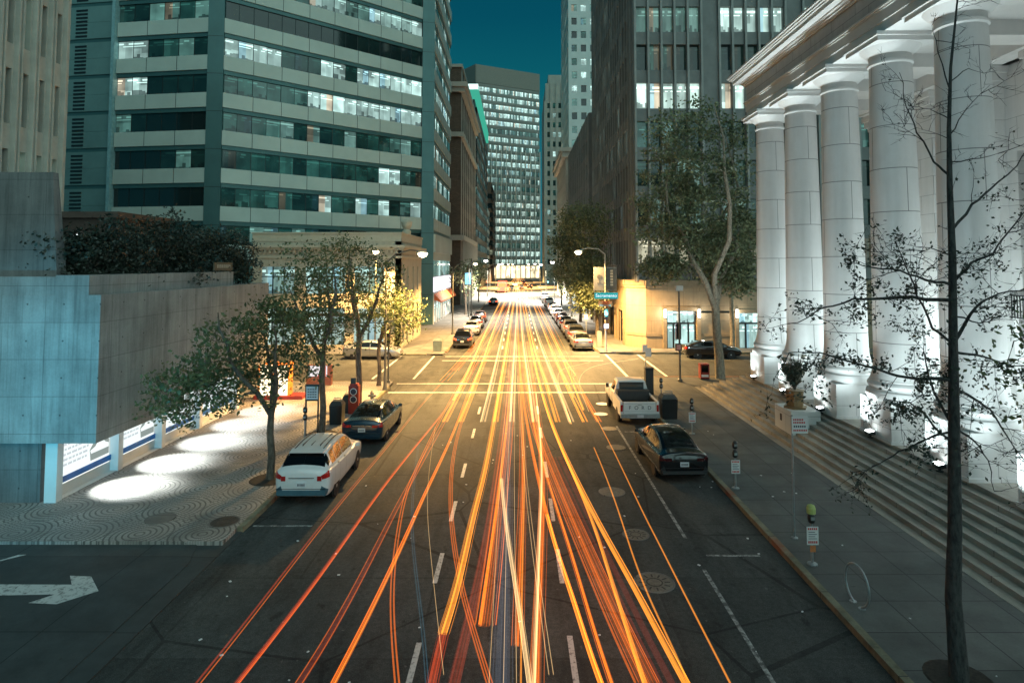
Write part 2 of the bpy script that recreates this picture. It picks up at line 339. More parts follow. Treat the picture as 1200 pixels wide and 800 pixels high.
# ------------------------------------------------------------------ mesh builder
class MB:
    def __init__(s): s.v = []; s.f = []; s.uv = []; s.c = []; s.mi = []
    def face(s, pts, uv=None, c=None, mi=0):
        i = len(s.v); s.v += [Vector(q) for q in pts]; s.f.append(tuple(range(i, i + len(pts))))
        s.uv.append(uv); s.c.append(c); s.mi.append(mi)
    def box(s, a, b, mi=0, M=None):
        x0, y0, z0 = a; x1, y1, z1 = b
        if x0 > x1: x0, x1 = x1, x0
        if y0 > y1: y0, y1 = y1, y0
        if z0 > z1: z0, z1 = z1, z0
        P = [Vector(q) for q in ((x0, y0, z0), (x1, y0, z0), (x1, y1, z0), (x0, y1, z0), (x0, y0, z1), (x1, y0, z1), (x1, y1, z1), (x0, y1, z1))]
        if M is not None: P = [M @ q for q in P]
        i = len(s.v); s.v += P
        for q in ((0, 3, 2, 1), (4, 5, 6, 7), (0, 1, 5, 4), (1, 2, 6, 5), (2, 3, 7, 6), (3, 0, 4, 7)):
            s.f.append(tuple(i + j for j in q)); s.uv.append(None); s.c.append(None); s.mi.append(mi)
    def hexa(s, P, mi=0):
        i = len(s.v); s.v += [Vector(q) for q in P]
        for q in ((0, 3, 2, 1), (4, 5, 6, 7), (0, 1, 5, 4), (1, 2, 6, 5), (2, 3, 7, 6), (3, 0, 4, 7)):
            s.f.append(tuple(i + j for j in q)); s.uv.append(None); s.c.append(None); s.mi.append(mi)
    def prism(s, pts, z0, z1, mi=0):
        n = len(pts); i = len(s.v)
        s.v += [Vector((p[0], p[1], z0)) for p in pts] + [Vector((p[0], p[1], z1)) for p in pts]
        fs = [tuple(range(i + n - 1, i - 1, -1)), tuple(range(i + n, i + 2 * n))]
        fs += [(i + j, i + (j + 1) % n, i + n + (j + 1) % n, i + n + j) for j in range(n)]
        for q in fs: s.f.append(q); s.uv.append(None); s.c.append(None); s.mi.append(mi)
    def tube(s, pts, rad, n=8, mi=0, cap=True, flat=1.0):
        pts = [Vector(p) for p in pts]; m = len(pts)
        rad = rad if isinstance(rad, (list, tuple)) else [rad] * m
        i0 = len(s.v); prev = None
        for j, p in enumerate(pts):
            t = (pts[min(j + 1, m - 1)] - pts[max(j - 1, 0)])
            t = t.normalized() if t.length > 1e-9 else Vector((0, 0, 1))
            ref = prev if prev is not None else (Vector((1, 0, 0)) if abs(t.x) < .8 else Vector((0, 1, 0)))
            a = ref - t * ref.dot(t)
            if a.length < 1e-6: a = t.orthogonal()
            a.normalize(); b = t.cross(a); prev = a
            for q in range(n):
                w = 2 * PI * q / n
                s.v.append(p + (a * math.cos(w) + b * math.sin(w) * flat) * rad[j])
        for j in range(m - 1):
            for q in range(n):
                s.f.append((i0 + j * n + q, i0 + j * n + (q + 1) % n, i0 + (j + 1) * n + (q + 1) % n, i0 + (j + 1) * n + q))
                s.uv.append(None); s.c.append(None); s.mi.append(mi)
        if cap:
            for base, rev in ((i0, True), (i0 + (m - 1) * n, False)):
                q = list(range(base, base + n))
                s.f.append(tuple(q[::-1] if rev else q)); s.uv.append(None); s.c.append(None); s.mi.append(mi)
    def lathe(s, prof, c=(0, 0, 0), n=24, mi=0, axis='z', uvr=None):
        i0 = len(s.v); m = len(prof); c = Vector(c)
        for r, h in prof:
            for q in range(n):
                w = 2 * PI * q / n; a, b = r * math.cos(w), r * math.sin(w)
                s.v.append(c + (Vector((a, b, h)) if axis == 'z' else Vector((h, a, b)) if axis == 'x' else Vector((b, h, a))))
        for j in range(m - 1):
            for q in range(n):
                s.f.append((i0 + j * n + q, i0 + j * n + (q + 1) % n, i0 + (j + 1) * n + (q + 1) % n, i0 + (j + 1) * n + q))
                if uvr:
                    u0, u1 = uvr * 2 * PI * q / n, uvr * 2 * PI * (q + 1) / n
                    s.uv.append(((u0, prof[j][1]), (u1, prof[j][1]), (u1, prof[j + 1][1]), (u0, prof[j + 1][1])))
                else: s.uv.append(None)
                s.c.append(None); s.mi.append(mi)
        for base, rev in ((i0, True), (i0 + (m - 1) * n, False)):
            q = list(range(base, base + n)); s.f.append(tuple(q[::-1] if rev else q)); s.uv.append(None); s.c.append(None); s.mi.append(mi)
    def build(s, name, mats, parent=None, smooth=None, local=False, weld=False):
        me = bpy.data.meshes.new(name)
        org = Vector((0, 0, 0))
        if parent is not None and not local:
            q = parent
            while q is not None: org += q.location; q = q.parent
        me.from_pydata([tuple(p - org) for p in s.v], [], s.f)
        mats = mats if isinstance(mats, (list, tuple)) else [mats]
        for m in mats: me.materials.append(m)
        if any(s.mi): me.polygons.foreach_set('material_index', s.mi)
        if any(u is not None for u in s.uv):
            L = me.uv_layers.new(name='UVMap').data; d = []
            for fc, u in zip(s.f, s.uv):
                for j in range(len(fc)): d += list(u[j]) if u else [0, 0]
            L.foreach_set('uv', d)
        if any(x is not None for x in s.c):
            A = me.color_attributes.new('room', 'FLOAT_COLOR', 'CORNER'); d = []
            for fc, x in zip(s.f, s.c):
                x = x or (0, 0, 0)
                for j in range(len(fc)): d += [x[0], x[1], x[2], 1]
            A.data.foreach_set('color', d)
        if smooth is not None:
            me.polygons.foreach_set('use_smooth', [True] * len(me.polygons))
            me.set_sharp_from_angle(angle=R(smooth))
        if weld:
            b = bmesh.new(); b.from_mesh(me); bmesh.ops.remove_doubles(b, verts=b.verts, dist=.0005); b.to_mesh(me); b.free()
        me.update()
        o = bpy.data.objects.new(name, me); COL.objects.link(o)
        if parent is not None: o.parent = parent
        return o

def tag(o, label=None, cat=None, group=None, kind=None):
    if label: o['label'] = label
    if cat: o['category'] = cat
    if group: o['group'] = group
    if kind: o['kind'] = kind
    return o
def thing(name, loc, label, cat, group=None, rz=0.0):
    o = bpy.data.objects.new(name, None); COL.objects.link(o); o.empty_display_size = .3
    o.location = loc; o.rotation_euler.z = rz
    return tag(o, label, cat, group)
def struct(name, mb, mat, label=None):
    return tag(mb.build(name, mat), label, None, None, 'structure')
def copy_tree(o, parent=None):
    c = o.copy(); COL.objects.link(c)
    if parent is not None: c.parent = parent
    for ch in list(o.children): copy_tree(ch, c)
    return c

class Face:
    """a vertical facade frame: u along A-B, w up, n outwards"""
    def __init__(s, A, B):
        s.A = Vector((A[0], A[1], 0)); d = Vector((B[0] - A[0], B[1] - A[1], 0)); s.L = d.length; s.u = d.normalized(); s.n = Vector((s.u.y, -s.u.x, 0))
    def P(s, u, w, n=0.0): return s.A + s.u * u + s.n * n + Vector((0, 0, w))
    def box(s, mb, u0, u1, w0, w1, n0, n1, mi=0):
        mb.hexa([s.P(u0, w0, n1), s.P(u1, w0, n1), s.P(u1, w0, n0), s.P(u0, w0, n0), s.P(u0, w1, n1), s.P(u1, w1, n1), s.P(u1, w1, n0), s.P(u0, w1, n0)], mi)
    def pane(s, mb, u0, u1, w0, w1, n, lvl, warm=0.0, seed=None):
        mb.face([s.P(u0, w0, n), s.P(u1, w0, n), s.P(u1, w1, n), s.P(u0, w1, n)], ((0, 0), (1, 0), (1, 1), (0, 1)), (lvl, rnd.random() if seed is None else seed, warm))
def text_mesh(txt, size, name='lettering'):
    cu = bpy.data.curves.new(name, 'FONT'); cu.body = txt; cu.size = size; cu.align_x = 'CENTER'; cu.align_y = 'CENTER'; cu.extrude = .004
    o = bpy.data.objects.new(name, cu); COL.objects.link(o)
    bpy.context.view_layer.update()
    me = bpy.data.meshes.new_from_object(o.evaluated_get(bpy.context.evaluated_depsgraph_get()))
    bpy.data.objects.remove(o)
    return me
def lettering(txt, size, mat, M, parent):
    me = text_mesh(txt, size); me.materials.clear(); me.materials.append(mat)
    me.transform(M)
    o = bpy.data.objects.new('lettering', me); COL.objects.link(o); o.parent = parent
    return o
# ------------------------------------------------------------------ ground, roads, pavements
mb = MB(); mb.face([(-500, -80, 0), (500, -80, 0), (500, 1800, 0), (-500, 1800, 0)]); struct('road', mb, M_ASPH)
KL, KR, KLF = -8.1, 7.2, -6.3
def slab_at(name, x0, x1, y0, y1, mat, z=.14):
    mb = MB(); mb.box((x0, y0, -.2), (x1, y1, z)); return struct(name, mb, mat)
slab_at('plaza_pavement', -70, KL - .18, 17.7, 41.4, M_FAN)
slab_at('pavement_right', KR + .18, 40, -10, 43.0, M_SLAB)
slab_at('pavement_far_left', -70, KLF - .18, 54.0, 152, M_WALK)
slab_at('pavement_far_right', KR + .18, 70, 55.0, 152, M_WALK)
slab_at('pavement_beyond_left', -70, KLF - .18, 166, 420, M_WALK)
slab_at('pavement_beyond_right', KR + .18, 70, 166, 420, M_WALK)
def kerb_run(x0, x1, y0, y1, z=.155):
    mb = MB(); mb.box((x0, y0, -.2), (x1, y1, z)); struct('kerb', mb, M_KERB)
kerb_run(KL - .18, KL, 18.6, 39.6); kerb_run(KR, KR + .18, -10, 41.2)
kerb_run(KLF - .18, KLF, 55.5, 152); kerb_run(KR, KR + .18, 56.5, 152)
kerb_run(KLF - .18, KLF, 166, 420); kerb_run(KR, KR + .18, 166, 420)
kerb_run(-70, KL - 1.7, 41.4, 41.58); kerb_run(KR + 1.9, 40, 43.0, 43.18)
kerb_run(-70, KLF - 1.6, 53.82, 54.0); kerb_run(KR + 1.6, 70, 54.82, 55.0)
# corner ramps
for pts in ([(KL - .18, 39.6), (KL, 39.6), (KL - .9, 41.2), (KL - 1.7, 41.58), (KL - 1.7, 41.4), (KL - .18, 41.4)],
            [(KR + .18, 41.2), (KR, 41.2), (KR + .8, 42.6), (KR + 1.9, 43.18), (KR + 1.9, 43.0), (KR + .18, 43.0)],
            [(KLF - .18, 55.5), (KLF - .18, 54.0), (KLF - 1.6, 54.0), (KLF - 1.6, 53.82), (KLF - .6, 54.3), (KLF, 55.5)],
            [(KR + .18, 56.5), (KR, 56.5), (KR + .6, 55.4), (KR + 1.6, 54.82), (KR + 1.6, 55.0), (KR + .18, 55.0)]):
    mb = MB(); mb.prism(pts if pts[0][1] < 54 else pts[::1], -.2, .05); struct('kerb_ramp', mb, M_WALK)
# driveway with an apron and a worn gutter strip
mb = MB()
mb.prism([(-70, -10), (KL - .55, -10), (KL - .55, 16.6), (KL - .9, 17.7), (-70, 17.7)], -.2, .05); struct('driveway', mb, M_DRIVE)
mb = MB(); mb.prism([(KL - .55, -10), (KL - .02, -10), (KL - .02, 18.6), (KL - .18, 18.6), (KL - .18, 17.7), (KL - .9, 17.7), (KL - .55, 16.6)], -.2, .030); struct('driveway_gutter', mb, M_DRIVE)
def flat(name, pts, z, mat):
    mb = MB(); mb.face([(p[0], p[1], z) for p in pts]); return struct(name, mb, mat)
ar = [gp(x, y, .05) for x, y in ((-45, 693.5), (0, 681), (84, 684.5), (81, 674), (107, 675), (115.5, 692), (66, 707.5), (33, 706), (64, 696))]
mb = MB(); mb.face([gp(x, y, .055) for x, y in ((-45, 698), (64, 696), (33, 706), (66, 707.5), (115.5, 692), (107, 675), (82, 674), (84, 684.5), (-45, 684))]); struct('driveway_arrow', mb, M_PAINT)
flat('driveway_stripe', [gp(-30, 668, .055), gp(0, 657, .055), gp(31, 649.5, .055), gp(22, 649.5, .055), gp(-30, 665, .055)], .055, M_PAINT)
# road markings: 4 mm sheets
def mark(x0, x1, y0, y1, mat=M_PAINT, z=.005): return flat('road_marking', [(x0, y0), (x1, y0), (x1, y1), (x0, y1)], z, mat)
for y in (38.4, 41.2): mark(KL + .1, KR - .1, y, y + .2)
for y in (51.0, 53.3): mark(KLF + .1, KR - .1, y, y + .2)
for x in (KL + .85, KL - 2.0): mark(x, x + .16, 43.0, 53.6)
for x in (KR + .5, KR + 3.3): mark(x, x + .2, 43.4, 54.6)
for x in (-2.05, 1.12):
    for y in (8.2, 11.7, 15.7, 19.4, 23.3, 28.5, 33.0): mark(x - .06, x + .06, y, y + (2.0 if x < 0 else 2.3) * .8, M_PAINT)
for x in (-1.4, 1.9):
    for j in range(14): mark(x - .06, x + .06, 58 + j * 6.2, 60.2 + j * 6.2)
for (x0, x1, y) in ((KL + .1, KL + 1.9, 19.0), (KL + .1, KL + 2.0, 31.6), (KL + .1, KL + 2, 25.6), (5.15, 6.6, 17.1), (KR - 2.1, KR - .5, 29.5)): mark(x0, x1, y, y + .1, M_PAINT2)
mark(4.82, 4.92, 18.2, 30.6, M_PAINT2); mark(4.80, 4.90, 10.0, 16.4, M_PAINT2)

def manhole(px, py, r, lab, z=.006, mat=None, rings=True):
    p = gp(px, py, z); t = thing('manhole_cover', (p.x, p.y, z), lab, 'manhole cover', 'manhole covers in the ground')
    mb = MB(); mb.lathe([(r, -.03), (r, .004)], p, 28); mb.build('cover', mat or M_IRONP, t)
    mb = MB(); mb.lathe([(r * 1.1, -.03), (r * 1.1, .009), (r * .99, .009), (r * .99, -.03)], p, 28); mb.build('frame', M_WALK, t)
    if rings:
        mb = MB(); mb.lathe([(r * .45, .0), (r * .45, .008), (r * .38, .008), (r * .38, 0)], p, 20)
        for j in range(12):
            a = j * PI / 6; mb.box((-.02, r * .55, .0), (.02, r * .85, .008), M=Matrix.Translation(p) @ Matrix.Rotation(a, 4, 'Z'))
        mb.build('raised_pattern', M_IRON, t)
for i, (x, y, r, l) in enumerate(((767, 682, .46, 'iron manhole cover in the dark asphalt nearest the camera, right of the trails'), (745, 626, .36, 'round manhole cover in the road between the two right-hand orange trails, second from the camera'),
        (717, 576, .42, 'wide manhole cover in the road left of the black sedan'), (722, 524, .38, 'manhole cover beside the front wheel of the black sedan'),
        (714, 502, .36, 'manhole cover in the road beside the rear wheel of the white pickup'), (704, 485, .36, 'round cover coloured pale to look lit, beside the pickup door'), (706, 473, .36, 'round cover coloured pale to look lit, beside the pickup bonnet, farthest of the row'))):
    manhole(x, y, r, l, mat=M_IRONP if i < 5 else M_SIGNW, rings=i < 2)  # the farthest two covers get a white material to look lit
manhole(263, 611, .40, 'dark iron cover set in the fan-patterned pavement near the kerb', .146, M_IRON)
manhole(188, 607, .40, 'grey stone-filled cover with a pale ring in the fan-patterned pavement', .146, M_WALK, False)

# ------------------------------------------------------------------ facade builders
def strip_facade(root, F, floors, fh, z0, wh, pane, litfn, M_sp, M_hd, M_mu, u0=0.0, u1=None, rec=.28, head=.45, win='window'):
    u1 = F.L if u1 is None else u1; n = max(1, round((u1 - u0) / pane)); pw = (u1 - u0) / n
    for k in range(floors):
        a = z0 + k * fh; b = a + wh
        mbw = MB(); hp = 2
        for j in range(n):
            for q in range(hp):
                l, w = litfn(k, j, n)
                F.pane(mbw, u0 + j * pw + q * pw / hp, u0 + j * pw + (q + 1) * pw / hp, a, b, -rec, l, w)
        o = mbw.build(win, M_OFF, root); mu = MB()
        hd = MB(); F.box(hd, u0, u1, b, b + head, -.6, -.12); hd.build('window_head', M_hd, root)
        sp = MB(); F.box(sp, u0, u1, b + head, a + fh, -.6, 0); sp.build('spandrel', M_sp, root)
        for j in range(1, n): F.box(mu, u0 + j * pw - .03, u0 + j * pw + .03, b + head, a + fh, -.01, .006)
        edges = [u0]
        for j in range(1, 2 * n): w_ = .035 if j % 2 == 0 else .02; edges += [u0 + j * pw / 2 - w_, u0 + j * pw / 2 + w_]
        edges.append(u1)
        for q in range(len(edges) - 1):
            F.box(mu, edges[q], edges[q + 1], b - .05, b, -rec - .1, -rec + .045)
            if q % 2: F.box(mu, edges[q], edges[q + 1], a, b - .05, -rec - .1, -rec + .045)
        mu.build('window_frame', M_mu, o, weld=True)
    for z_a, z_b in ((z0 + floors * fh, z0 + floors * fh + 1), (z0 - (fh - wh - head), z0)):
        sp = MB(); F.box(sp, u0, u1, z_a, z_b, -.6, 0); sp.build('spandrel', M_sp, root)

class Count: 
    def __init__(s): s.n = 0; s.rest = MB()
def punched(root, F, rows, cols, ww, wh, wall_top, wall_bot, M_wall, litfn, cnt=None, rec=.3, fin=None, M_fin=None, limit=96, finw=.16, fout=.22, split=1, M_win=None):
    """rows: list of sill heights, cols: list of window left edges"""
    wl = MB(); us = sorted(cols)
    F.box(wl, 0, F.L, wall_bot, wall_top, -1.0, -rec - .05)
    prev = wall_bot
    for a in sorted(rows):
        F.box(wl, 0, F.L, prev, a, -rec, 0); prev = a + wh
    F.box(wl, 0, F.L, prev, wall_top, -rec, 0)
    for a in rows:
        pu = 0
        for u in us:
            if u > pu + .001: F.box(wl, pu, u, a, a + wh, -rec, 0)
            pu = u + ww
        if pu < F.L: F.box(wl, pu, F.L, a, a + wh, -rec, 0)
    wl.build('wall', M_wall, root)
    if fin:
        fb = MB()
        for u in fin: F.box(fb, u - finw / 2, u + finw / 2, wall_bot, wall_top, 0, fout)
        fb.build('fin', M_fin, root)
    cnt = cnt or Count()
    for ri, a in enumerate(rows):
        for ci, u in enumerate(us):
            l, w = litfn(ri, ci)
            tgt = MB() if cnt.n < limit else cnt.rest
            for q in range(split):
                F.pane(tgt, u + ww * q / split, u + ww * (q + 1) / split, a, a + wh, -rec + .02, l, w)
            if cnt.n < limit: tgt.build('window', M_win or M_OFF, root)
            cnt.n += 1
    return cnt
def flush(root, cnt, mat=None):
    if cnt.rest.f: tag(cnt.rest.build('window', mat or M_OFF, root), kind='stuff')
def core(root, pts, z0, z1, mat, name='core'):
    mb = MB(); mb.prism(pts, z0, z1); mb.build(name, mat, root)

# ------------------------------------------------------------------ left: concrete podium with lit display windows
PO = thing('concrete_building', (-15, 27, 0), 'board-marked concrete podium overhanging lit display windows beside the fan-patterned pavement', 'building')
mb = MB()
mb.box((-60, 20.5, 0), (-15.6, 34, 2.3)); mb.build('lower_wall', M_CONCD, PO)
mb = MB(); mb.box((-60, 20.3, 2.1), (-13.7, 25.6, 6.9)); mb.box((-60, 25.6, 2.55), (-13.7, 34.0, 6.896)); mb.build('overhanging_wall', M_CONC, PO)
mb = MB(); mb.box((-15.2, 20.3, 6.9), (-14.1, 30.6, 7.55)); mb.box((-24, 20.32, 6.9), (-15.2, 20.9, 7.50)); mb.build('planter', M_CONC, PO)
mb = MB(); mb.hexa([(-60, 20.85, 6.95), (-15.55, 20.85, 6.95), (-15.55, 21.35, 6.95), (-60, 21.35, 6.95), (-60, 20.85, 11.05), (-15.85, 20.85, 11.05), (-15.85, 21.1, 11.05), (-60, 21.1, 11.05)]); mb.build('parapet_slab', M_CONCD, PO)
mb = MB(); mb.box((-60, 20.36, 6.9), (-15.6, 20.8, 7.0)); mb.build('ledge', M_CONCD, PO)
mb = MB(); mb.box((-15.45, 20.5, .0), (-15.12, 33.9, .16)); mb.build('window_sill', M_TRIM, PO)
M_POST = glow('backlit_poster', (.90, 1.0, .98), .82)
M_POSTG = glow('backlit_poster_figure', (.30, .36, .34), .7)
M_POSTL = glow('backlit_poster_text', (.55, .62, .66), .8)
M_BLUE = plain('blue_window_band', (.01, .13, .46), .4)
ys = [20.62, 23.75, 26.6, 29.7, 33.6]
for i in range(4):
    a, b = ys[i] + .15, ys[i + 1] - .15; zt = 2.1 if i < 2 else 2.55
    mb = MB(); mb.face([(-15.4, b, .16), (-15.4, a, .16), (-15.4, a, zt), (-15.4, b, zt)][::-1]); w = mb.build('window', M_POST, PO)
    mb = MB(); mb.box((-15.36, a, .56), (-15.33, b, .76)); mb.build('band', M_BLUE, w)
    mb = MB(); mb.box((-15.38, a + .2, .16), (-15.36, b, .5)); mb.build('low_panel', M_TRIM, w)
    mb = MB()
    ww = (b - a)
    for r_ in range(5):
        yy = a + .25; 
        while yy < a + ww * .55:
            l = .08 + rnd.random() * .16; mb.box((-15.38, yy, 1.75 - r_ * .17), (-15.37, min(yy + l, a + ww * .58), 1.82 - r_ * .17)); yy += l + .06
    mb.build('printed_text', M_POSTL, w)
    mb = MB()
    P = [(.62, .85), (.60, 1.25), (.70, 1.55), (.74, 1.95), (.86, 1.95), (.90, 1.6), (.97, 1.35), (.97, .85)]
    i0 = [(-15.365, a + ww * p, q) for p, q in P]; mb.face(i0[::-1]); mb.face([(-15.362, q[1] * .96 + .04 * (a + ww * .8), 1.2 + (q[2] - 1.2) * .3) for q in i0][::-1], mi=1)
    mb.build('printed_figure', [M_POSTG, M_POST], w)
mb = MB()
for y in ys: mb.box((-15.45, y - .15, 0), (-15.08, y + .15, 2.55 if y > 26 else 2.1))
for y in ys:
    m2 = MB(); m2.box((-15.45, y - .14, 0), (-15.06, y + .14, 2.5 if y > 26 else 2.1)); m2.build('pillar', M_TRIM, PO)
# recessed downlights in the soffit
for i, y in enumerate((22.0, 24.6, 27.5, 30.4, 33.2)):
    z = 2.1 if y < 25.6 else 2.55
    m2 = MB(); m2.lathe([(.13, z - .03), (.13, z - .005)], (-14.75, y, 0), 14); m2.build('soffit_light', glow('soffit_lens', (.9, 1, 1), 9), PO)
    lamp('soffit_spot', 'SPOT', (-14.7, y, z - .07), 2600 if i < 3 else 1900, (.92, 1, .98), PO, .06, (.56, 0, -1), 70, 1.0)
lamp('forecourt_lamp', 'SPOT', (-13.2, 8.0, 2.6), 5200, (.025, .42, .66), None, .3, (-.10, 1, .10), 50, 1.0)

SB = thing('notice_board', (-14.1, 29.6, 7.55), 'small dark tan notice board on the planter in front of the hedge', 'sign')
mb = MB(); mb.box((-14.12, 28.6, 7.62), (-14.06, 30.4, 8.0)); mb.build('board', plain('tan_board', (.12, .10, .07), .6), SB)
mb = MB()
for j in range(7): mb.box((-14.06, 28.85 + j * .2, 7.74), (-14.05, 28.97 + j * .2, 7.9))
mb.build('raised_letters', M_PALE, SB)
mb = MB(); mb.box((-14.1, 28.7, 7.5), (-14.07, 28.76, 7.7)); mb.box((-14.1, 30.2, 7.5), (-14.07, 30.26, 7.7)); mb.build('leg', M_BLACK, SB)

KB = thing('plant_room', (-25, 37, 0), 'dark brown flat-roofed block behind the hedge with one tiny lamp', 'building')
mb = MB(); mb.box((-34, 35.5, 0), (-23.2, 41, 10.6)); mb.build('wall', plain('dark_brown_panel', (.045, .032, .026), .7), KB)
mb = MB(); mb.box((-34.1, 35.3, 10.6), (-23.0, 41.2, 10.95)); mb.build('roof', plain('dark_brown_fascia', (.07, .05, .04), .7), KB)
mb = MB(); mb.box((-25.6, 35.35, 9.5), (-25.35, 35.5, 9.7)); mb.build('lamp', glow('small_lamp', (.9, 1, 1), 2), KB)

# ------------------------------------------------------------------ far left: ribbed precast building
RBL = thing('ribbed_office_building', (-30, 36, 0), 'beige ribbed precast office block with tall dark slot windows at the left edge', 'building')
Fc = Face((-30, 26), (-30, 40.5))
rows = [11.4, 16.2, 21.0, 25.8]; cols = [.35 + 1.27 * j for j in range(11)]
fins = []
for c_ in cols: fins += [c_ - .16, c_ + .84]
def lit(r, c):
    return (rnd.choice((.0, .0, .02, .0, .35)), 0)
cn = punched(RBL, Fc, rows, cols, .68, 3.3, 34, 0, M_RIB, lit, rec=.5, fin=fins, M_fin=M_RIB, finw=.12, fout=.3)
core(RBL, [(-60, 26), (-31, 26), (-31, 40.5), (-60, 40.5)], 0, 34, M_RIB, 'rear_wall')

# ------------------------------------------------------------------ left: the big banded office tower
TW = thing('banded_office_tower', (-30, 75, 0), 'large teal and grey banded office tower with lit ribbon windows above the cream corner building', 'tower')
Pp = [(-54, 66.8), (-43.2, 65.2), (-32.6, 63.7), (-31.0, 63.9), (-12.5, 80.0), (-10.95, 80.3), (-10.95, 101)]
NF = 15
lv = {}
def tlit(face):
    def f(k, j, n):
        # brightness by storey as seen in the photograph
        row = 12 - k     # k=12 -> z 54
        z = 6 + 4 * k
        if face == 'front':
            if z == 26: return ((.85 if j == 0 else 0) + .015, 0)
            if z == 30: return ((.6, .75, .05, .12, .25, .03)[(j * 2 + rnd.randrange(2)) % 6], 0)
            if z >= 34: return (rnd.choice((.25, .03, .4, .1)), 0)
            return (rnd.choice((0.0, .0, .012, .02, .25 if z in (18, 22) else .02)) if rnd.random() > .4 else 0, 0)
        if face == 'diag':
            t = j / n
            if z == 38: return (rnd.choice((.5, .7, .3)) if t > .35 else .08, 0)
            if z == 34: return (.008, 0) if rnd.random() > .04 else (.15, 0)
            if z == 30: return (rnd.choice((.95, .9, .8, .85, .9, .05)), 0)
            if z == 26: return (rnd.choice((.9, .8, .85, .75)) if t > .34 else rnd.choice((.14, .2, .10)), 0)
            if z == 22: return (rnd.choice((.22, .35, .08, .04, .6 if t > .6 else .12)), 0)
            if z == 18: return (rnd.choice((.08, .2, .10, .75 if t > .4 else .12, .04)), 0)
            if z == 14: return (rnd.choice((.12, .06, .2, .12, .04, .6)), 0)
            if z == 10: return (rnd.choice((.02, .05, .02, .3)), 0)
            if z == 6: return (rnd.choice((.02, .2, .5)), 0)
            return (rnd.choice((.3, .1, .05)), 0)
        return (rnd.choice((.08, .1, .5, .85, .2)), 0)
    return f
Fa = Face(Pp[0], Pp[1]); Fb = Face(Pp[1], Pp[2]); Fch = Face(Pp[2], Pp[3]); Fd = Face(Pp[3], Pp[4]); Fe = Face(Pp[4], Pp[5]); Fs = Face(Pp[5], Pp[6])
strip_facade(TW, Fb, NF, 4.0, 6.0, 2.0, 3.5, tlit('front'), M_SPAN, M_TEALM, M_MULL)
strip_facade(TW, Fd, NF, 4.0, 6.0, 2.0, 3.08, tlit('diag'), M_SPAN, M_TEALM, M_MULL)
strip_facade(TW, Fs, NF - 1, 4.0, 10.0, 2.0, 2.6, tlit('side'), M_SPAN, M_TEALM, M_MULL)
for f_ in (Fch, Fe):
    mb = MB(); f_.box(mb, 0, f_.L, 0, 68, -.6, .10); cc_ = mb.build('corner_column', M_TEALM, TW)
    for j in range(1, 17):
        mb = MB(); f_.box(mb, 0, f_.L, j * 4.0 - .03, j * 4.0 + .03, .09, .106); mb.build('joint', M_MULL, cc_)
# solid service bay with louvres
mb = MB(); hb = MB(); lb = MB()
for j in range(17):
    Fa.box(mb, 0, Fa.L - .45, 4 * j + .42, 4 * j + 2.2, -.6, .0); Fa.box(mb, 0, Fa.L - .45, 4 * j + 2.22, 4 * j + 4, -.6, .0)
    Fa.box(hb, 0, Fa.L - .45, 4 * j, 4 * j + .42, -.6, -.1)
    lb = MB()
    for q in range(8): Fa.box(lb, Fa.L - 5.1, Fa.L - 3.7, 4 * j + .62 + q * .41, 4 * j + .62 + q * .41 + .2, -.02, .05)
    lb.build('louvre', M_BLACK, TW)
mb.build('service_wall', M_TEALP, TW); hb.build('service_band', M_TEALM, TW)
mb = MB(); Fa.box(mb, Fa.L - .42, Fa.L - .05, 0, 68, -.6, .35); mb.build('edge_pilaster', plain('pale_teal_edge', (.25, .42, .43), .35, .2), TW)
core(TW, [(-54, 67.5), (-43.4, 65.9), (-32.6, 64.4), (-31.2, 64.6), (-12.9, 80.6), (-11.6, 80.8), (-11.6, 101), (-54, 101)], 0, 68, M_MULL)
# street side base: shop front, white band, red awning
M_SHOPW = glow('lit_shop_band', (.92, .88, .95), 1.0)
mb = MB(); Fs.box(mb, .3, 20.4, 4.3, 6.2, -.3, .12)
mb.build('lit_fascia', M_SHOPW, TW)
mb = MB()
mb.hexa([Fs.P(.4, 2.95, 1.0), Fs.P(20.4, 2.95, 1.0), Fs.P(20.4, 3.3, .1), Fs.P(.4, 3.3, .1), Fs.P(.4, 3.1, 1.0), Fs.P(20.4, 3.1, 1.0), Fs.P(20.4, 4.1, .1), Fs.P(.4, 4.1, .1)])
mb.build('awning', plain('orange_red_awning', (.55, .13, .04), .7), TW)
mb = MB()
for j in range(8): Fs.pane(mb, .4 + j * 2.5, 2.7 + j * 2.5, .3, 2.9, -.1, .9)
mb.build('shop_window', M_OFFB, TW)
for j in range(9):
    mb = MB(); Fs.box(mb, .1 + j * 2.5, .45 + j * 2.5, 0, 4.3, -.5, .1); mb.build('shop_pier', M_TRIM, TW)
mb = MB()
for j in range(10): Fs.pane(mb, .4 + j * 2.0, 2.3 + j * 2.0, 6.3, 9.5, -.1, rnd.choice((.5, .7, .3)))
mb.build('window', M_OFF, TW)
mb = MB(); Fs.box(mb, 0, 20.6, 9.5, 11.9, -.5, .25); mb.build('fascia', M_SPAN, TW)

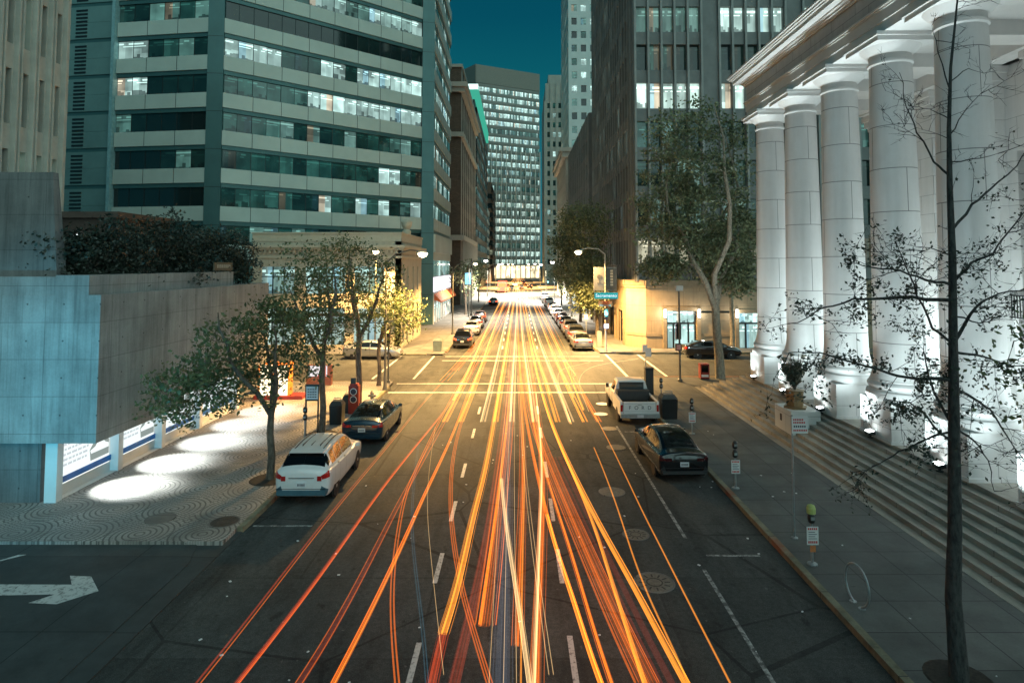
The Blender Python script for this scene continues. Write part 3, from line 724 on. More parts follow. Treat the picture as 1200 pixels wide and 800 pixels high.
# ------------------------------------------------------------------ cream corner building
CB = thing('cream_corner_building', (-17, 60, 0), 'low cream classical building with a parapet and tall lit windows behind the left street trees', 'building')
Ff = Face((-24.5, 57), (-10.8, 57)); Fr = Face((-10.8, 57), (-10.8, 69.4))
wl = MB()
for f_, cols in ((Ff, [(.8, 3.9), (4.9, 8.6), (9.4, 12.2)]), (Fr, [(1.2, 2.2), (3.2, 4.2), (6.6, 7.6), (9.4, 10.4)])):
    L = f_.L
    f_.box(wl, 0, L, 0, .5, -.5, 0); f_.box(wl, 0, L, 7.7, 10.2, -.5, 0); f_.box(wl, 0, L, 3.9, 5.2, -.5, -.02)
    pu = 0
    for a, b in cols: f_.box(wl, pu, a, .5, 7.7, -.5, .0); pu = b
    f_.box(wl, pu, L, .5, 7.7, -.5, .0)
    for a, b in cols:
        for z0, z1, l, w in ((.5, 3.9, .8, .15), (5.2, 7.7, .6, .0)):
            if f_ is Fr: l *= .35
            m2 = MB(); n = max(1, round((b - a) / 1.2))
            for j in range(n): f_.pane(m2, a + (b - a) * j / n, a + (b - a) * (j + 1) / n, z0, z1, -.25, l * rnd.uniform(.75, 1), w)
            w_ = m2.build('window', M_OFFB, CB)
            m3 = MB()
            for j in range(1, n): f_.box(m3, a + (b - a) * j / n - .04, a + (b - a) * j / n + .04, z0, z1, -.24, -.14)
            f_.box(m3, a, b, (z0 + z1) / 2 + .3, (z0 + z1) / 2 + .38, -.24, -.14)
            m3.build('window_frame', M_BLACK, w_)
wl.build('wall', M_CREAM, CB)
mb = MB()
for f_ in (Ff, Fr):
    L = f_.L
    f_.box(mb, -.1, L + .1, 8.5, 8.7, -.4, .12); f_.box(mb, -.35, L + .35, 9.25, 9.45, -.4, .30); f_.box(mb, -.5, L + .5, 9.45, 9.7, -.4, .48); f_.box(mb, -.05, L + .05, 10.05, 10.75, -.5, .06); f_.box(mb, -.12, L + .12, 10.75, 10.9, -.6, .14)
    u = .2
    while u < L: f_.box(mb, u, u + .2, 8.95, 9.25, -.1, .22); u += .45
mb.build('cornice', M_CREAMT, CB)
mb = MB(); mb.lathe([(.42, 10.9), (.46, 11.3), (.28, 11.45), (.5, 11.8), (.58, 12.2), (.4, 12.35), (.12, 12.5)], (-11.2, 62.2, 0), 14); mb.build('urn', M_CREAMT, CB)
core(CB, [(-24.5, 57.6), (-11.4, 57.6), (-11.4, 69.4), (-23.4, 69.4)], 0, 10.2, M_CREAM)
mb = MB(); mb.box((-23.8, 56.2, 3.2), (-11.4, 57.05, 3.45)); mb.build('canopy', M_BLACK, CB)

# ------------------------------------------------------------------ left row further down the street
LB = thing('brown_brick_building', (-11, 120, 0), 'brown brick block with pale cornices down the street left of the far tower', 'building')
Fk = Face((-24, 119), (-11, 119)); Fq = Face((-11, 120), (-11, 160))
cn = Count()
punched(LB, Fk, [16 + 4 * j for j in range(7)], [1.5 + 2.6 * j for j in range(4)], 1.0, 2.2, 47, 0, M_BROWN, lambda r, c: (0, 0), cn)
punched(LB, Fq, [15.5 + 3.9 * j for j in range(7)], [1 + 2.2 * j for j in range(17)], 1.1, 2.5, 47, 0, M_BROWN, lambda r, c: (rnd.choice((0, 0, .05, .2)), .2), cn, fin=[.5 + 5.0 * j for j in range(9)], M_fin=M_PALE, finw=1.1, fout=.07)
flush(LB, cn)
mb = MB()
for z, o_, h in ((42.5, 1.3, .9), (41.6, .8, .9), (32.8, .6, .9), (12.6, .7, 1.0), (46.6, .3, .6)):
    Fk.box(mb, -.2, Fk.L + o_, z, z + h, -.5, o_); Fq.box(mb, 0, Fq.L + .2, z, z + h, -.5, o_ + .01)
mb.build('cornice', M_PALE, LB)
core(LB, [(-24, 120.2), (-12.2, 120.2), (-12.2, 160), (-24, 160)], 0, 46.8, M_BROWN)
mb = MB()
for j in range(12): Fq.pane(mb, 1 + j * 3.3, 3.8 + j * 3.3, .4, 8.5, .37, 1.0, .15)
mb.build('shop_window', office('arcade_window', 2.6), LB)
for j in range(13):
    mb = MB(); Fq.box(mb, .3 + j * 3.3, .95 + j * 3.3, 0, 12.6, .3, .7); mb.build('shop_pier', M_PALE, LB)

def slab_tower(name, label, A, B, depth, top, bot_shop, fh, pane, litfn, msp, mhd, wh=.55, group=None, faces=('front', 'side'), side='L', cat='tower', z0=8.0):
    """a banded tower: front face A-B looking at the camera, plus the face along the street"""
    t = thing(name, ((A[0] + B[0]) / 2, (A[1] + B[1]) / 2, 0), label, cat)
    Fx = Face(A, B); n = int((top - z0 - 3) / fh)
    strip_facade(t, Fx, n, fh, z0, fh * wh, pane, litfn, msp, mhd, M_MULL, head=fh * .1, rec=.2)
    if side:
        if side == 'L': Fy = Face(B, (B[0], B[1] + depth))
        else: Fy = Face((A[0], A[1] + depth), A)
        strip_facade(t, Fy, n, fh, z0, fh * wh, pane * 1.2, litfn, msp, mhd, M_MULL, head=fh * .1, rec=.2)
    core(t, [(A[0] + .65, A[1] + .7), (B[0] - .65, B[1] + .7), (B[0] - .65, B[1] + depth), (A[0] + .65, A[1] + depth)], 0, top, mhd)
    return t, Fx, n
t, Fx, n = slab_tower('dark_glass_tower', 'dark glass office block with a green-lit crown behind the brown brick building', (-30, 166), (-11, 166), 62, 56, 0, 3.8, 2.6,
    lambda k, j, n: (rnd.choice((.0, .03, .05, .22, .5)), 0), M_DKST, M_BLACK)
M_GRN = glow('green_crown_light', (.10, .80, .55), .40); M_GRNW = glow('white_crown_light', (.7, 1, .95), 1.2)
mb = MB(); Fx.box(mb, -.3, Fx.L + .3, 55.8, 57.2, -1, .3); mb.build('crown_light', M_GRNW, t)
mb = MB(); Fx.box(mb, -.3, Fx.L + .3, 53.2, 55.7, -1, .25); Face((-11, 166), (-11, 228)).box(mb, 0, 62, 53.2, 57, -1, .25); mb.build('crown_band', M_GRN, t)
t, Fx, n = slab_tower('pale_low_block', 'small pale blue office block in the far left row before the street lamps', (-26, 236), (-12, 236), 30, 33, 0, 3.6, 2.4,
    lambda k, j, n: (rnd.choice((.0, .1, .3, .55)), .1), M_WHT, M_TEALM, cat='building')
t, Fx, n = slab_tower('brown_low_block', 'plain brown block at the foot of the far tower on the left', (-25, 275), (-11, 275), 40, 45, 0, 4.2, 3,
    lambda k, j, n: (rnd.choice((.0, .0, .1, .25)), .5), M_BROWN, M_BROWN, cat='building')

# ------------------------------------------------------------------ the tower that closes the street
CT = thing('far_ribbed_tower', (-5, 340, 0), 'tall bronze tower with thin white ribs and lit floors closing the end of the street', 'tower')
Fx = Face((-22.5, 330), (12.8, 348)); Fy = Face((-31, 341), (-22.5, 330))
NFc = 22
def clit(k, j, n):
    if k >= 17: return (rnd.choice((.9, .7, .95, .25)), 0)
    if k in (13, 12, 15): return (rnd.choice((.9, .8, .5, .2)), 0)
    if k in (11, 9, 10, 16, 14): return (rnd.choice((.05, .2, .5, .9 if k in (10, 14) else .15)), 0)
    if k in (0, 1, 3, 4, 5, 7): return (rnd.choice((1.0, .8, .9, .3)), .15)
    return (rnd.choice((.08, .25, .12, .7)), .15)
strip_facade(CT, Fx, NFc, 4.5, 8, 2.7, 1.9, clit, M_TOWER, M_TOWER, M_TOWER, head=.6, rec=.4)
strip_facade(CT, Fy, NFc, 4.5, 8, 2.4, 2.9, lambda k, j, n: (rnd.choice((.02, .05, .4)), 0), M_TOWER, M_TOWER, M_TOWER, head=.6, rec=.4)
mb = MB()
for j in range(14): Fx.box(mb, j * Fx.L / 13 - .2, j * Fx.L / 13 + .2, 8, 72, 0, .5)
mb.build('rib', plain('pale_rib', (.6, .58, .5), .5), CT)
mb = MB(); Fx.box(mb, 0, Fx.L, 8 + NFc * 4.5, 117, -1, .3); Fy.box(mb, 0, Fy.L, 8 + NFc * 4.5, 117, -1, .3); mb.build('crown', plain('tower_crown', (.20, .195, .16), .6), CT)
core(CT, [(-30, 342), (-22.4, 331.3), (12, 349), (12, 380), (-30, 380)], 0, 116, M_TOWER)
M_FAR = office('far_shop_window', 3.2)
mb = MB()
for j in range(13): Fx.pane(mb, j * Fx.L / 13 + .3, (j + 1) * Fx.L / 13 - .3, .5, 7.4, .1, 1.0, .8)
mb.build('shop_window', M_FAR, CT)

# ------------------------------------------------------------------ right row far away
WT = thing('white_grid_tower', (20, 175, 0), 'very tall white tower with a grid of square windows rising behind the dark building', 'tower')
Fx = Face((14.6, 172), (28, 172)); cn = Count()
punched(WT, Fx, [6 + 3.9 * j for j in range(27)], [.9 + 2.65 * j for j in range(5)], 1.5, 2.0, 118, 0, M_WHT, lambda r, c: (rnd.choice((.0, .1, .75, .25)), 0), cn, split=1, limit=90)
Fy = Face((14.6, 200), (14.6, 173)); punched(WT, Fy, [6 + 3.9 * j for j in range(27)], [1 + 2.8 * j for j in range(9)], 1.5, 2.0, 118, 0, M_WHT, lambda r, c: (rnd.choice((.0, .1, .6)), 0), cn, limit=90)
flush(WT, cn); core(WT, [(15.7, 173.1), (28, 173.1), (28, 200), (15.7, 200)], 0, 117, M_WHT)
BT = thing('beige_stone_tower', (16, 262, 0), 'beige stone tower with lit window rows and a mast, right of the far ribbed tower', 'tower')
Fx = Face((12.2, 262), (30, 262)); cn = Count()
punched(BT, Fx, [8 + 4.2 * j for j in range(17)], [.8 + 2.4 * j for j in range(7)], 1.25, 2.3, 86, 0, M_BEIGE, lambda r, c: (rnd.choice((.85, .5, .9, .1, .02)) if r in (11, 13, 15) else rnd.choice((.02, .02, .1, .5)), 0), cn, fin=[2.05 + 2.4 * j + .1 for j in range(7)], M_fin=M_BEIGE, finw=.4, fout=.4, limit=95)
flush(BT, cn)
mb = MB(); mb.box((13.5, 262.8, 86), (29, 280, 90)); mb.build('upper_stage', M_BEIGE, BT)
core(BT, [(12.4, 263.1), (30, 263.1), (30, 290), (12.4, 290)], 0, 86, M_BEIGE)
mb = MB(); mb.tube([(22, 266, 90), (22, 266, 111)], [.25, .08], 6); mb.build('mast', M_STEEL, BT)
mb = MB(); mb.box((11.6, 261, 0), (12.3, 285, 78)); mb.build('side_wing', M_BEIGE, BT)
PB = thing('pale_corniced_building', (11, 135, 0), 'pale stone building with a deep cornice on the right before the white tower', 'building')
Fx = Face((10.6, 133), (24, 133)); Fy = Face((10.6, 163), (10.6, 134)); cn = Count()
punched(PB, Fx, [6 + 4 * j for j in range(6)], [1 + 2.4 * j for j in range(5)], 1.2, 2.3, 33, 0, M_PALE, lambda r, c: (rnd.choice((0, .2, .5)), .2), cn)
punched(PB, Fy, [6 + 4 * j for j in range(6)], [1 + 2.6 * j for j in range(11)], 1.3, 2.3, 33, 0, M_PALE, lambda r, c: (rnd.choice((0, .2, .6)), .3), cn)
flush(PB, cn); mb = MB(); Fx.box(mb, -.8, Fx.L, 31.2, 32.4, -.5, .8); Fx.box(mb, -1.2, Fx.L, 32.4, 33.2, -.5, 1.2); Fy.box(mb, 0, Fy.L, 31.2, 32.4, -.5, .79); Fy.box(mb, 0, Fy.L, 32.4, 33.2, -.5, 1.19); mb.build('cornice', M_PALE, PB)
core(PB, [(11.7, 134.1), (24, 134.1), (24, 163), (11.7, 163)], 0, 33, M_PALE)
DB = thing('dark_ribbed_block', (11, 105, 0), 'dark ribbed mid-rise on the right whose roofline slopes away behind the corner tower', 'building')
Fx = Face((10.9, 92.5), (26, 92.5)); Fy = Face((10.9, 130), (10.9, 93.5)); cn = Count()
punched(DB, Fx, [6 + 3.8 * j for j in range(6)], [1 + 1.8 * j for j in range(8)], 1.0, 2.4, 31, 0, M_DKST, lambda r, c: (rnd.choice((0, 0, .2)), 0), cn)
punched(DB, Fy, [6 + 3.8 * j for j in range(6)], [1 + 1.8 * j for j in range(19)], 1.0, 2.4, 31, 0, M_DKST, lambda r, c: (rnd.choice((0, 0, .1, .4)), 0), cn, fin=[.6 + 3.6 * j for j in range(11)], M_fin=M_DKRIB, finw=.5, fout=.06)
flush(DB, cn); core(DB, [(12, 93.6), (26, 93.6), (26, 130), (12, 130)], 0, 30.9, M_DKST)
mb = MB()
for j in range(10): Fy.pane(mb, .8 + j * 3.7, 4.0 + j * 3.7, .4, 4.4, .37, .9, .15)
mb.build('shop_window', M_OFFB, DB)

# ------------------------------------------------------------------ right corner tower
RT = thing('dark_corner_tower', (20, 62, 0), 'dark ribbed stone corner tower with tan ground floor behind the tall street tree', 'tower')
Fx = Face((11.1, 58), (41, 58)); Fy = Face((11.1, 90), (11.1, 59))
cols, fins = [], []
u = .32
for g in range(4):
    for j in range(5): cols.append(u); fins.append(u - .13); u += 1.27
    fins.append(u - .09); u += 1.75
rows = [7.9 + 3.72 * j for j in range(12)]
def rlit(r, c):
    if r == 4: return (1.0 if c < 5 else .95, .12)
    if r == 6: return (rnd.choice((.14, .3, .25)) if c < 5 else .9, .05)
    if r == 5: return (rnd.choice((.02, .02, .12)), .1)
    if r == 0: return (rnd.choice((.35, .6, .1)), .6)
    if r in (1, 2): return (rnd.choice((.05, .3, .02, .02)), .1)
    return (rnd.choice((.02, .2, .4, .1)), 0)
cn = Count()
punched(RT, Fx, rows, cols, 1.0, 2.5, 54, 6.3, M_DKST, rlit, cn, rec=.4, fin=fins, M_fin=M_DKRIB, finw=.2, fout=.25)
cols2 = [.6 + 1.6 * j for j in range(18)]
punched(RT, Fy, rows, cols2, .9, 2.5, 54, 6.3, M_DKST, lambda r, c: (rnd.choice((0, 0, 0, .1, .8)), .1), cn, rec=.25, fin=[.35 + 1.6 * j for j in range(20)], M_fin=M_DKRIB, finw=.25, fout=.07)
flush(RT, cn)
core(RT, [(12.3, 59.2), (41, 59.2), (41, 90), (12.3, 90)], 0, 54, M_DKST)
# tan ground floor with chamfered corner, entrance and shop
Ft = Face((12.0, 57.5), (41, 57.5)); Fch = Face((10.45, 59.2), (12.0, 57.5)); Fts = Face((10.45, 90), (10.45, 59.2))
mb = MB()
for f_, ops in ((Ft, [(1.9, 4.7, 3.6), (8.6, 11.6, 3.4), (14, 17, 3.4)]), (Fch, []), (Fts, [(3, 6, 3.4), (9, 12, 3.4), (15, 18, 3.4), (21, 24, 3.4), (26.4, 29.4, 3.4)])):
    pu = 0
    for a, b, h in ops: f_.box(mb, pu, a, .0, h, -.6, 0); pu = b
    f_.box(mb, pu, f_.L, 0, ops[0][2] if ops else 3.4, -.6, 0)
    f_.box(mb, 0, f_.L, ops[0][2] if ops else 3.4, 6.2, -.6, 0)
mb.build('ground_floor_wall', M_TAN, RT)
mb = MB()
for f_ in (Ft, Fch, Fts):
    f_.box(mb, -.1, f_.L + .1, 5.75, 6.0, -.2, .14); f_.box(mb, -.2, f_.L + .2, 6.0, 6.45, -.9, .22)
for f_ in (Fch,): f_.box(mb, .0, f_.L, 1.25, 1.5, 0, .06)
Ft.box(mb, 0, 1.3, 1.25, 1.5, 0, .06); Ft.box(mb, 5.2, 8.0, 1.25, 1.5, 0, .06)
mb.build('stone_trim', M_TAND, RT)
for f_, a, b, h, warm in ((Ft, 1.9, 4.7, 3.6, 0), (Ft, 8.6, 11.6, 3.4, 0), (Ft, 14, 17, 3.4, .3), (Fts, 3, 6, 3.4, 0), (Fts, 9, 12, 3.4, .2), (Fts, 15, 18, 3.4, .5), (Fts, 21, 24, 3.4, .1), (Fts, 26.4, 29.4, 3.4, .1)):
    m2 = MB(); n = 4
    for j in range(n):
        for z0, z1 in ((.1, 2.4), (2.4, h)): f_.pane(m2, a + (b - a) * j / n, a + (b - a) * (j + 1) / n, z0, z1, -.45, (.75 if z1 < 3 else 1.0) if f_ is Ft else .7, warm)
    w = m2.build('shop_window', M_OFFB, RT)
    m3 = MB(); f_.box(m3, a, a + .14, 0, h, -.44, -.2); f_.box(m3, b - .14, b, 0, h, -.44, -.2); f_.box(m3, a, b, 2.35, 2.5, -.44, -.25)
    for j in (1, 3): f_.box(m3, a + (b - a) * j / n - .07, a + (b - a) * j / n + .07, 0, 2.4, -.44, -.25)
    m3.build('door_frame', M_BLACK, w)
    m4 = MB(); f_.box(m4, a - .35, a, 0, h + .35, -.1, .12); f_.box(m4, b, b + .35, 0, h + .35, -.1, .12); f_.box(m4, a, b, h, h + .35, -.1, .12); m4.build('door_surround', M_TAND, RT)
for u in (1.72, 4.88, 8.4):
    m2 = MB(); Ft.box(m2, u - .11, u + .11, 3.0, 3.75, .14, .34); m2.build('wall_lamp', glow('wall_lamp_glow', (1, .97, .85), 4), RT)
    lamp('wall_lamp_light', 'POINT', Ft.P(u, 3.3, .7), 60, (1, .9, .7), RT, .15)
# ------------------------------------------------------------------ right: the colonnaded bank
BK = thing('bank_building', (17, 24, 0), 'white granite bank with a floodlit colonnade above broad stone steps', 'building')
XC = 14.62; CY = [35.2 - 3.83 * j for j in range(8)]; ZP = 1.35
for j in range(9):
    mb = MB(); x0 = 11.3 + j * .30; x1 = x0 + .30 if j < 8 else 24
    mb.box((x0, -4, 0), (x1 + (.02 if j < 8 else 0), 39.6 - j * .30, .15 * (j + 1)))
    mb.build('step', M_STEP, BK)
def column(x, y, full=True):
    m = MB(); prof = []
    z0, z1 = 3.55, 15.75
    nd = 8; dh = (z1 - z0) / nd
    def rad(z):
        t = (z - z0) / (z1 - z0); r = .88 - .145 * t ** 1.5
        if z < z0 + .9: r += .13 * (1 - (z - z0) / .9) ** 2.4
        return r
    zz = z0
    for k_ in range(nd):
        a = z0 + k_ * dh
        for f in (0, .25, .5, .75):
            z = a + f * dh; prof.append((rad(z), z))
    prof.append((rad(z1), z1))
    m.lathe(prof, (x, y, 0), 40, uvr=.88)
    c = m.build('column', M_GRANC, BK, smooth=50)
    m = MB(); m.lathe([(1.10, 2.80), (1.16, 2.88), (1.18, 3.02), (1.14, 3.14), (1.06, 3.18), (1.04, 3.24), (1.10, 3.30), (1.12, 3.38), (1.08, 3.46), (1.03, 3.50), (1.03, 3.56)], (x, y, 0), 40)
    m.build('column_base', M_TRIM, c, smooth=40)
    m = MB(); m.box((x - 1.0, y - 1.0, ZP), (x + 1.0, y + 1.0, 2.8)); m.box((x - 1.04, y - 1.04, ZP), (x + 1.04, y + 1.04, ZP + .12)); m.build('pedestal', M_GRAN, c)
    m = MB(); m.lathe([(.735, 15.60), (.79, 15.66), (.79, 15.74), (.735, 15.78), (.735, 16.0), (.80, 16.04), (.86, 16.10), (.98, 16.20), (1.06, 16.30)], (x, y, 0), 40)
    m.box((x - 1.12, y - 1.12, 16.3), (x + 1.12, y + 1.12, 16.48)); m.box((x - 1.2, y - 1.2, 16.48), (x + 1.2, y + 1.2, 16.62)); m.build('capital', M_TRIM, c, smooth=40)
for y in CY: column(XC, y)
# entablature as stepped courses along the street and round the far corner
YE = 36.3
en = MB()
def course(mb, out, z0, z1):
    x0 = 13.72 - out
    mb.box((x0, -6, z0), (15.5, YE + out, z1)); mb.box((15.5, 15.0, z0), (24, YE + out - .001, z1)) if False else None
a_ = MB()
for out, z0, z1 in ((0, 16.62, 17.0), (.05, 17.0, 17.42), (.09, 17.42, 17.5), (.14, 17.5, 17.58)): course(a_, out, z0, z1)
a_.build('architrave', M_TRIM, BK)
a_ = MB(); course(a_, .0, 17.58, 18.5); a_.build('frieze', stone('frieze_granite', (.40, .41, .41), 1.9, 3.0, .018, .06, .6), BK)
a_ = MB()
for out, z0, z1 in ((.08, 18.5, 18.6), (.18, 18.6, 18.7), (.30, 18.7, 18.78), (.62, 18.78, 18.98), (.70, 18.98, 19.06), (.78, 19.06, 19.16), (.86, 19.16, 19.26)): course(a_, out, z0, z1)
a_.build('cornice', M_TRIM, BK)
a_ = MB(); a_.box((14.2, -6, 19.26), (24, YE - .4, 20.0)); a_.build('blocking_course', M_GRAN, BK)
# portico ceiling with beams, rear wall with pilasters, windows, balconies
a_ = MB(); a_.box((15.5, -6, 17.3), (21.6, YE, 18.4)); a_.build('portico_ceiling', M_TRIM, BK)
a_ = MB()
for y in CY: a_.box((15.5, y - .55, 16.7), (20.9, y + .55, 17.3))
a_.box((20.3, -6, 16.62), (21.2, YE - .2, 17.298)); a_.build('ceiling_beam', M_TRIM, BK)
XW = 21.6
a_ = MB(); a_.box((XW + .5, -6, ZP), (24, YE, 18.4)); a_.build('portico_wall', M_GRAN, BK)
for j, y in enumerate(CY):
    a_ = MB(); a_.box((XW - .75, y - .78, ZP), (XW + .5, y + .78, 15.7)); p_ = a_.build('pilaster', M_GRAN, BK)
    a_ = MB(); a_.box((XW - .82, y - .85, 15.7), (XW + .5, y + .85, 15.95)); a_.box((XW - .95, y - .98, 15.95), (XW + .5, y + .98, 16.3)); a_.box((XW - 1.05, y - 1.08, 16.3), (XW + .5, y + 1.08, 16.6)); a_.build('pilaster_capital', M_TRIM, p_)
    if j == len(CY) - 1: break
    y0, y1 = y - 3.83 + .78, y - .78; ym = (y0 + y1) / 2
    a_ = MB(); a_.box((XW - .1, y0, 12.8), (XW + .5, y1, 16.6)); a_.box((XW - .1, y0 + .55, 4.0), (XW + .5, y1 - .55, 4.7)); a_.box((XW - .1, y0, ZP), (XW + .5, y0 + .55, 12.8)); a_.box((XW - .1, y1 - .55, ZP), (XW + .5, y1, 12.8)); a_.build('wall_panel', M_GRAN, BK)
    a_ = MB(); a_.face([(XW + .35, y0 + .5, 5.6), (XW + .35, y1 - .5, 5.6), (XW + .35, y1 - .5, 12.8), (XW + .35, y0 + .5, 12.8)][::-1], ((0, 0), (1, 0), (1, 1), (0, 1)), (.04, rnd.random(), 0)); w = a_.build('window', M_OFF, BK)
    a_ = MB(); a_.box((XW + .28, ym - .05, 5.6), (XW + .36, ym + .05, 12.8))
    for z in (7.4, 9.2, 11.0): a_.box((XW + .28, y0 + .5, z), (XW + .36, y1 - .5, z + .08))
    a_.build('window_frame', M_BLACK, w)
    a_ = MB(); a_.box((XW - .12, y0 + .3, 4.7), (XW + .4, y1 - .3, 5.6)); a_.build('apron', M_CONC, BK)
    a_ = MB(); a_.box((XW - .32, y0 + .1, 6.55), (XW - .26, y1 - .1, 6.62)); a_.box((XW - .32, y0 + .1, 5.62), (XW - .26, y1 - .1, 5.68))
    yy = y0 + .15
    while yy < y1 - .1: a_.box((XW - .305, yy, 5.6), (XW - .275, yy + .03, 6.6)); yy += .15
    a_.build('balcony_railing', M_BLACK, BK)
    a_ = MB(); a_.face([(XW + .3, y0 + .55, ZP), (XW + .3, y1 - .55, ZP), (XW + .3, y1 - .55, 4.0), (XW + .3, y0 + .55, 4.0)][::-1], ((0, 0), (1, 0), (1, 1), (0, 1)), (.55, rnd.random(), .8)); a_.build('door', M_OFF, BK)
# floodlights at the pedestals
COOL = (.80, .97, 1.0)
UL = glow('floodlight_lens', (.9, 1, 1), 14)
for i, y in enumerate(CY[:7]):
    names = ('farthest from the camera at the corner of the steps', 'second from the street corner', 'third from the street corner beside the planter block', 'fourth from the street corner behind the thin branches', 'nearest one in view behind the bare trunk', 'one just outside the frame', 'last one of the row')
    t = thing('floodlight', (13.42, y, ZP), 'small floodlight at a column foot, ' + names[i], 'floodlight', 'floodlights along the top step')
    mb = MB(); mb.lathe([(.11, ZP), (.11, ZP + .03), (.04, ZP + .04), (.04, ZP + .12)], (13.42, y, 0), 12); mb.build('stand', M_BLACK, t)
    mb = MB(); mb.box((-.12, -.16, 0), (.12, .16, .13), M=Matrix.Translation((13.42, y, ZP + .12)) @ Matrix.Rotation(R(-12), 4, 'Y')); mb.build('housing', M_BLACK, t)
    mb = MB(); mb.box((-.10, -.14, .131), (.10, .14, .15), M=Matrix.Translation((13.42, y, ZP + .12)) @ Matrix.Rotation(R(-12), 4, 'Y')); mb.build('lens', UL, t)
    lamp('flood_beam', 'SPOT', (13.28, y, ZP + .36), 50, COOL, t, .10, (.10, -.03, 1), 90, 1.0)
    lamp('flood_beam', 'SPOT', (13.30, y + .05, ZP + .40), 3000, COOL, t, .10, (-.004, .0, 1), 42, 1.0)
    lamp('flood_beam', 'SPOT', (13.28, y + .3, ZP + .36), 560, COOL, t, .10, (.24, .8, 1.3), 95, .95)
for i, y in enumerate(CY[:6]):
    lamp('portico_light', 'POINT', (18.3, y - 1.9, 4.2), 300, COOL, BK, .25)

# planter block and plant on the steps
c0 = Vector((12.0, 27.4, .3))
t = thing('planter_pedestal', (12.6, 28.2, .3), 'pale granite block standing on the steps below the third column', 'pedestal')
mb = MB(); mb.box((12.0, 27.3, .2), (13.3, 29.0, 1.46)); mb.build('block', M_GRAN, t)
mb = MB(); mb.box((11.985, 28.25, .85), (12.0, 28.42, 1.15)); mb.build('socket', M_BLACK, t)
t = thing('bronze_planter', (12.55, 28.1, 1.46), 'hexagonal bronze planter on the granite block holding a spiky plant', 'planter')
mb = MB(); mb.lathe([(.52, 1.46), (.52, 1.54), (.38, 1.56), (.40, 2.18), (.43, 2.2), (.43, 2.26), (.36, 2.26)], (12.55, 28.1, 0), 6); mb.build('pot', plain('aged_bronze', (.24, .17, .085), .45, .5, vary=.3), t)
pt = thing('potted_plant', (12.55, 28.1, 2.26), 'dark fleshy potted plant with broad round leaves in the bronze planter', 'plant')
mb = MB()
for j in range(26):
    a = rnd.random() * 2 * PI; tilt = rnd.uniform(.05, .45); h = rnd.uniform(.6, 1.75)
    d = Vector((math.cos(a) * tilt, math.sin(a) * tilt, 1)).normalized()
    b0 = Vector((12.55, 28.1, 2.22)); tip = b0 + d * h
    mb.tube([b0, b0 + d * h * .5 + Vector((0, 0, .04)), tip], [.03, .025, .012], 5)
    for q in range(5):
        p = b0 + d * h * rnd.uniform(.4, 1); w = rnd.uniform(.09, .17); ang = rnd.random() * 6.28
        n_ = Vector((math.cos(ang), math.sin(ang), rnd.uniform(-.2, .6))).normalized(); s_ = n_.orthogonal().normalized(); s2 = n_.cross(s_)
        mb.face([p, p + (s_ + n_ * .2) * w, p + n_ * w * 1.9, p + (-s_ + n_ * .2) * w])
mb.build('foliage', leafmat('succulent_leaf', (.05, .055, .04), (.13, .115, .075)), pt)

